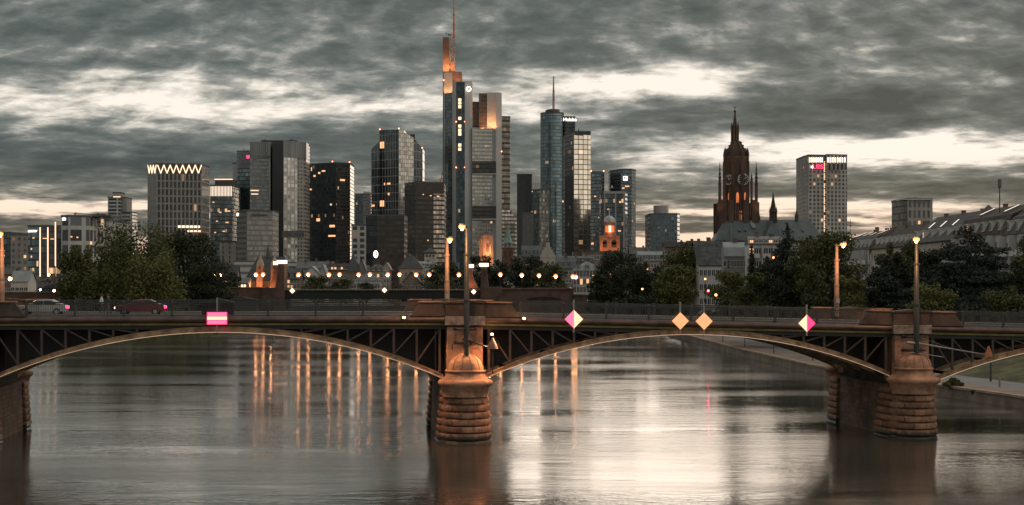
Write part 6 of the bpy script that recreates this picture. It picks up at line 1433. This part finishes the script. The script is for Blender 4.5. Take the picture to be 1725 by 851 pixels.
def crown_mesh(lobes, n, size, rng, m, sq=.8, droop=0.0):
    L = np.array(lobes); vol = L[:, 3] * L[:, 4] * L[:, 5]; cnt = np.maximum(12, (n * vol ** .75 / (vol ** .75).sum())).astype(int)
    P = []; O_ = []
    for (cx, cy, cz, rx, ry, rz), k in zip(L, cnt):
        d = rng.normal(size=(k, 3)); d /= np.linalg.norm(d, axis=1)[:, None]
        r = rng.random(k) ** .36 * (1 + rng.normal(size=k) * .06)
        P.append(np.array([cx, cy, cz]) + d * r[:, None] * np.array([rx, ry, rz])); O_.append(d)
    P = np.concatenate(P); O_ = np.concatenate(O_); N = len(P)
    a = rng.normal(size=(N, 3)); a[:, 2] = a[:, 2] * .7 - droop; a /= np.linalg.norm(a, axis=1)[:, None]
    b_ = np.cross(a, O_ + rng.normal(size=(N, 3)) * .6); b_ /= np.maximum(1e-6, np.linalg.norm(b_, axis=1))[:, None]
    s = size * (.55 + rng.random(N) * .9)
    a = a * s[:, None] * .5; b_ = b_ * s[:, None] * .5 * sq
    V = np.stack([P - a, P + b_ - a * .1, P + a, P - b_ + a * .15], 1).reshape(-1, 3)
    me = bpy.data.meshes.new('crown'); me.vertices.add(4 * N); me.vertices.foreach_set('co', V.ravel())
    me.loops.add(4 * N); me.polygons.add(N); me.loops.foreach_set('vertex_index', np.arange(4 * N)); me.polygons.foreach_set('loop_start', np.arange(0, 4 * N, 4))
    me.update(calc_edges=True); me.materials.append(m); return me
def tree(name, label, px0, px1, ytop, Y, zg, leaf, style='broad', n=7000, size=.5, seed=1, group=None, cat='tree', low=.12, depth=.8, zlow=None):
    rng = np.random.default_rng(seed); rd = random.Random(seed)
    w_ = (px1 - px0) / F * Y * (1.16 if style in ('broad', 'willow') else 1.1); H = wz(ytop, Y) - zg; cx = wx((px0 + px1) / 2, Y)
    t = thing(name, label, cat, (cx, Y, zg), 0, group)
    z0 = H * low; lob = []
    if style == 'broad':
        K = max(16, int(w_ * 2.2))
        for k in range(K):
            a = rd.uniform(0, 2*math.pi); f = rd.random() ** .5; zz = z0 + (H - z0) * (.10 + .82 * rd.random())
            prof = math.sin(math.pi * (.16 + .74 * (zz - z0) / (H - z0))) ** .5; f = f ** .7
            r = max(H * .08, min(w_, H) * rd.uniform(.13, .22)); 
            lob.append((f * (w_/2 - r*.55) * prof * math.cos(a), f * (w_/2*depth - r*.5) * prof * math.sin(a), min(zz, H - r * .75), r, r * .95, r * rd.uniform(.6, .8)))
        lob.append((0, 0, z0 + (H-z0)*.48, w_*.36, w_*.28, (H-z0)*.38))
        lob.append((rd.uniform(-.1,.1)*w_, 0, H - H*.09, w_*.1, w_*.1, H*.09))
    elif style == 'willow':
        K = max(18, int(w_ * 2.2))
        for k in range(K):
            a = rd.uniform(0, 2*math.pi); f = rd.random() ** .5; zz = z0 + (H - z0) * (.12 + .80 * rd.random())
            prof = (1 - .55 * ((zz - z0) / (H - z0)) ** 2.2); r = w_ * rd.uniform(.11, .17); f = f ** .7
            lob.append((f * (w_/2 - r*.5) * prof * math.cos(a), f * (w_/2*depth - r*.5) * prof * math.sin(a), min(zz, H - r * 1.3), r * .75, r * .75, r * rd.uniform(1.3, 1.9)))
        lob.append((0, 0, z0 + (H-z0)*.42, w_*.38, w_*.28, (H-z0)*.42))
    elif style == 'cedar':
        K = 15
        for k in range(K):
            f = k / (K - 1); zz = z0 + (H - z0) * (.03 + .93 * f); rad = w_ / 2 * (1 - f ** 1.9) ** .8 * rd.uniform(.78, 1.08) + w_ * .07
            for j in range(7 if f < .8 else 3):
                a = 2 * math.pi * (j + rd.random()*.8) / 7; q = rd.uniform(.35, .78); lob.append((rad*q*math.cos(a), rad*q*depth*math.sin(a), zz + rd.uniform(-.4, .4) - .06 * rad * q, rad * rd.uniform(.30, .42), rad * .36, H * .026 + .18))
    elif style == 'conifer':
        K = 16
        for k in range(K):
            f = k / (K - 1); zz = z0 + (H - z0) * f * .97; rad = w_ / 2 * (1 - f ** 1.5) ** .9 * rd.uniform(.8, 1.15) + .35
            for j in range(5): a = 2*math.pi*(j + rd.random())/5; lob.append((rad*.5*math.cos(a), rad*.5*math.sin(a), zz, rad*.55, rad*.55, H*.045))
    elif style == 'shrub':
        K = max(10, int(w_ * 1.6))
        for k in range(K):
            a = rd.uniform(0, 2*math.pi); f = rd.random() ** .5; r = H * rd.uniform(.18, .32)
            lob.append((f * max(.2, w_/2 - r) * math.cos(a), f * max(.2, w_/2*depth - r) * math.sin(a), r * .6 + (H - r * 1.5) * rd.random() * (1 - .55 * f), r, r, r * .8))
    o = bpy.data.objects.new('crown', crown_mesh(lob, n, size, rng, LF[leaf], .75, .6 if style == 'willow' else 0.)); COL.objects.link(o); o.parent = t
    if style != 'shrub':
        mb = MB(); tr = max(.18, H * .022); top = Vector((rd.uniform(-.3, .3), 0, z0 + (H - z0) * (.55 if style in ('broad', 'willow') else .95)))
        mb.tube((0, 0, -.6), (0, 0, H * .02), tr * 1.5, tr, 9); mid = Vector((0, 0, z0 + (H - z0) * .12)); mb.tube((0, 0, H * .02), mid, tr, tr * .8, 9); mb.tube(mid, top, tr * .8, tr * .2, 8)
        for k, l in enumerate(lob[::3][:14]):
            f = rd.uniform(.0, .7); p = mid + (top - mid) * f; q = Vector(l[:3]); m_ = (p + q) / 2 + Vector((0, 0, -.04 * H))
            mb.tube(p, m_, tr * .38, tr * .26, 6); mb.tube(m_, q, tr * .26, tr * .07, 6)
        mb.build('trunk', BARK, t)
    else:
        mb = MB()
        for k, l in enumerate(lob[:10]): mb.tube((l[0]*.3, l[1]*.3, -.3), l[:3], .07, .025, 5)
        mb.build('stem', BARK, t)
    return t
GW = 'willows on the island bank'
tree('willow_tree', 'low willow at the left end of the island clump', 92, 168, 412, 455, 3.2, 'willow', 'willow', 9000, .62, 1, GW, low=.02)
tree('willow_tree', 'tall round headed willow, highest of the island clump', 152, 300, 378, 480, 3.2, 'willow', 'willow', 17000, .66, 2, GW, low=.05)
tree('willow_tree', 'front willow hanging low in the middle of the island clump', 190, 312, 432, 452, 3.0, 'light', 'willow', 11000, .58, 3, GW, low=.0)
tree('willow_tree', 'small front willow at the left foot of the tall one', 128, 205, 455, 450, 3.0, 'willow', 'willow', 8000, .55, 4, GW, low=.0)
tree('broad_tree', 'dark broad tree at the right end of the island clump', 262, 368, 388, 500, 3.5, 'dark', 'broad', 14000, .62, 5, 'broad trees on the island', low=.0)
tree('broad_tree', 'lower dark tree leaning to the brick abutment at the right of the island', 312, 392, 440, 478, 3.2, 'dark', 'broad', 9000, .55, 6, 'broad trees on the island', low=.0)
tree('shrub', 'low hedge bush at the far left behind the lamp mast', -8, 40, 480, 500, 3.8, 'light', 'shrub', 2500, .5, 7, 'bushes', 'bush')
tree('shrub', 'dark bush by the wall left of the willows', 44, 100, 478, 520, 3.8, 'dark', 'shrub', 3000, .55, 8, 'bushes', 'bush')
GQ = 'trees behind the far bridge'
tree('quay_tree', 'round dark tree left of the old church behind the far bridge', 375, 410, 458, 690, 5, 'dark', 'broad', 2500, .8, 10, GQ, low=.05)
tree('quay_tree', 'green tree right of the left brick pylon', 508, 555, 464, 650, 5, 'green', 'broad', 3000, .75, 11, GQ, low=.05)
tree('quay_tree', 'green tree below the witch hat roof', 556, 592, 468, 640, 5, 'green', 'broad', 2500, .75, 12, GQ, low=.05)
tree('quay_tree', 'small tree before the pale house with tall windows', 604, 630, 474, 640, 5, 'dark', 'broad', 1800, .7, 13, GQ, low=.05)
tree('quay_tree', 'olive bush like tree below the stone palace', 655, 690, 478, 640, 5, 'autumn', 'broad', 2000, .7, 14, GQ, low=.0)
tree('quay_tree', 'dark tree behind the rust brown mast', 712, 780, 440, 680, 5, 'dark', 'broad', 4500, .8, 15, GQ, low=.05)
tree('quay_tree', 'low green tree at the foot of the rust brown mast', 716, 768, 462, 640, 5, 'green', 'broad', 3200, .7, 16, GQ, low=.0)
tree('quay_tree', 'tree between the two right pylons of the far bridge', 790, 836, 428, 690, 5, 'dark', 'broad', 3500, .8, 17, GQ, low=.05)
tree('quay_tree', 'dark tree just right of the right pylon', 818, 862, 436, 680, 5, 'dark', 'broad', 3500, .8, 18, GQ, low=.05)
tree('quay_tree', 'tall dark tree behind the brick wall below the stepped gable house', 858, 918, 430, 670, 5, 'dark', 'broad', 6000, .8, 19, GQ, low=.03)
tree('quay_tree', 'olive green tree right of the stepped gable house', 900, 955, 442, 650, 5, 'green', 'broad', 5500, .75, 20, GQ, low=.02)
GN = 'trees on the right bank'
tree('bank_tree', 'dark tree at the left end of the right bank, by the zinc roofed corner', 988, 1032, 462, 480, 5.2, 'dark', 'broad', 5000, .55, 21, GN, low=.0)
tree('bank_tree', 'tall airy tree right of the orange domed church', 1006, 1082, 416, 500, 5.4, 'dark', 'broad', 10000, .58, 22, GN, low=.03)
tree('bank_tree', 'dark lower tree between the two tall ones', 1058, 1116, 440, 470, 5.2, 'dark', 'broad', 9000, .55, 23, GN, low=.0)
tree('bank_tree', 'tall broad tree in front of the blue grey tower', 1104, 1198, 406, 480, 5.4, 'green', 'broad', 13000, .58, 24, GN, low=.03)
tree('bank_tree', 'lighter rounded tree in front of the tall broad one', 1104, 1176, 443, 420, 5.0, 'light', 'broad', 10000, .5, 25, GN, low=.0)
tree('bank_tree', 'bushy tree below the grey modern quay house', 1196, 1262, 456, 360, 5.0, 'light', 'broad', 9000, .45, 26, GN, low=.0)
tree('bank_tree', 'green bushy tree below the white corner house', 1244, 1300, 458, 350, 5.0, 'green', 'broad', 9000, .45, 27, GN, low=.0)
tree('conifer', 'slim dark conifer between the grey and white quay houses', 1256, 1276, 414, 400, 5.4, 'cedar', 'conifer', 3500, .4, 28, 'conifers on the right bank')
tree('conifer', 'tall dark conifer left of the great round tree', 1280, 1372, 378, 350, 5.3, 'cedar', 'conifer', 12000, .45, 29, 'conifers on the right bank', low=.0)
tree('bank_tree', 'great round tree behind the slim rust brown mast', 1322, 1448, 386, 330, 5.2, 'green', 'broad', 20000, .46, 30, GN, low=.0)
tree('bank_tree', 'dark bush like tree low left of the great round tree', 1300, 1352, 452, 330, 5.0, 'dark', 'broad', 7000, .42, 31, GN, low=.0)
tree('bank_tree', 'olive crowned tree below the first mansard house', 1476, 1528, 408, 370, 5.4, 'autumn', 'broad', 9000, .5, 32, GN, low=.1)
tree('bank_tree', 'dark green tree behind the dark lamp mast by the bank', 1500, 1580, 404, 350, 5.4, 'green', 'broad', 11000, .48, 33, GN, low=.02)
tree('cedar_tree', 'smaller dark cedar with flat layers left of the dark lamp mast', 1426, 1538, 440, 300, 5.0, 'cedar', 'cedar', 20000, .40, 34, 'cedars on the right bank', low=.0)
tree('cedar_tree', 'big spreading cedar with flat dark layers in front of the mansard houses', 1524, 1736, 376, 285, 5.2, 'cedar', 'cedar', 36000, .42, 35, 'cedars on the right bank', low=.0)
tree('bank_tree', 'low light green tree at the foot of the dark lamp mast', 1530, 1612, 476, 262, 4.6, 'light', 'broad', 10000, .36, 36, GN, low=.0)
tree('bank_tree', 'light tree left of the smaller cedar', 1404, 1466, 462, 290, 4.8, 'light', 'broad', 8000, .4, 37, GN, low=.0)
tree('bank_tree', 'green tree at the right edge below the mansard houses', 1690, 1760, 398, 290, 5.2, 'green', 'broad', 9000, .44, 38, GN, low=.02)
tree('bank_tree', 'small rounded tree at the lower right edge behind the railing', 1655, 1740, 480, 255, 4.6, 'green', 'broad', 9000, .36, 39, GN, low=.0)
tree('shrub', 'dense bush filling the gap right of the great round tree', 1395, 1470, 492, 262, 4.6, 'dark', 'shrub', 5000, .4, 40, 'bushes', 'bush')
tree('shrub', 'dense dark bush below the big cedar', 1590, 1680, 490, 262, 4.6, 'dark', 'shrub', 6000, .4, 41, 'bushes', 'bush')
tree('shrub', 'dense dark bush under the conifer by the quay street', 1180, 1330, 490, 330, 4.8, 'dark', 'shrub', 7000, .5, 42, 'bushes', 'bush')
tree('shrub', 'long dark bush under the tall airy trees', 990, 1180, 488, 420, 4.8, 'dark', 'shrub', 8000, .6, 43, 'bushes', 'bush', depth=.2)
tree('bank_tree', 'broad dark tree filling the space behind the smaller cedar', 1478, 1540, 424, 345, 5.4, 'dark', 'broad', 12000, .48, 46, GN, low=.0)
tree('bank_tree', 'dark tree between the big cedar and the dark lamp mast', 1535, 1610, 420, 330, 5.2, 'dark', 'broad', 10000, .46, 47, GN, low=.0)
tree('bank_tree', 'dark tree behind the right side of the big cedar', 1630, 1705, 412, 320, 5.2, 'dark', 'broad', 10000, .46, 48, GN, low=.0)
tree('bank_tree', 'light tree right of the conifer below the cathedral choir', 1345, 1400, 440, 310, 5.0, 'green', 'broad', 8000, .42, 49, GN, low=.0)
tree('bank_tree', 'broad dark tree between the bushy trees and the conifer', 1268, 1318, 432, 372, 5.2, 'dark', 'broad', 8000, .46, 50, GN, low=.0)
tree('bank_tree', 'dark tree low between the great round tree and the smaller cedar', 1392, 1450, 448, 318, 5.0, 'dark', 'broad', 8000, .44, 51, GN, low=.0)
tree('bank_tree', 'dark rounded tree low right of the big cedar', 1690, 1745, 440, 270, 4.8, 'dark', 'broad', 8000, .4, 52, GN, low=.0)
# flowering bush on the quay wall right of the nearest pier
tree('shrub', 'flowering bush hanging over the quay wall right of the nearest pier', 1588, 1626, 632, 205, 1.3, 'light', 'shrub', 3500, .16, 44, 'bushes', 'bush')
tree('shrub', 'small tuft of weeds on the quay wall', 1632, 1644, 655, 197, 1.2, 'light', 'shrub', 500, .14, 45, 'bushes', 'bush')
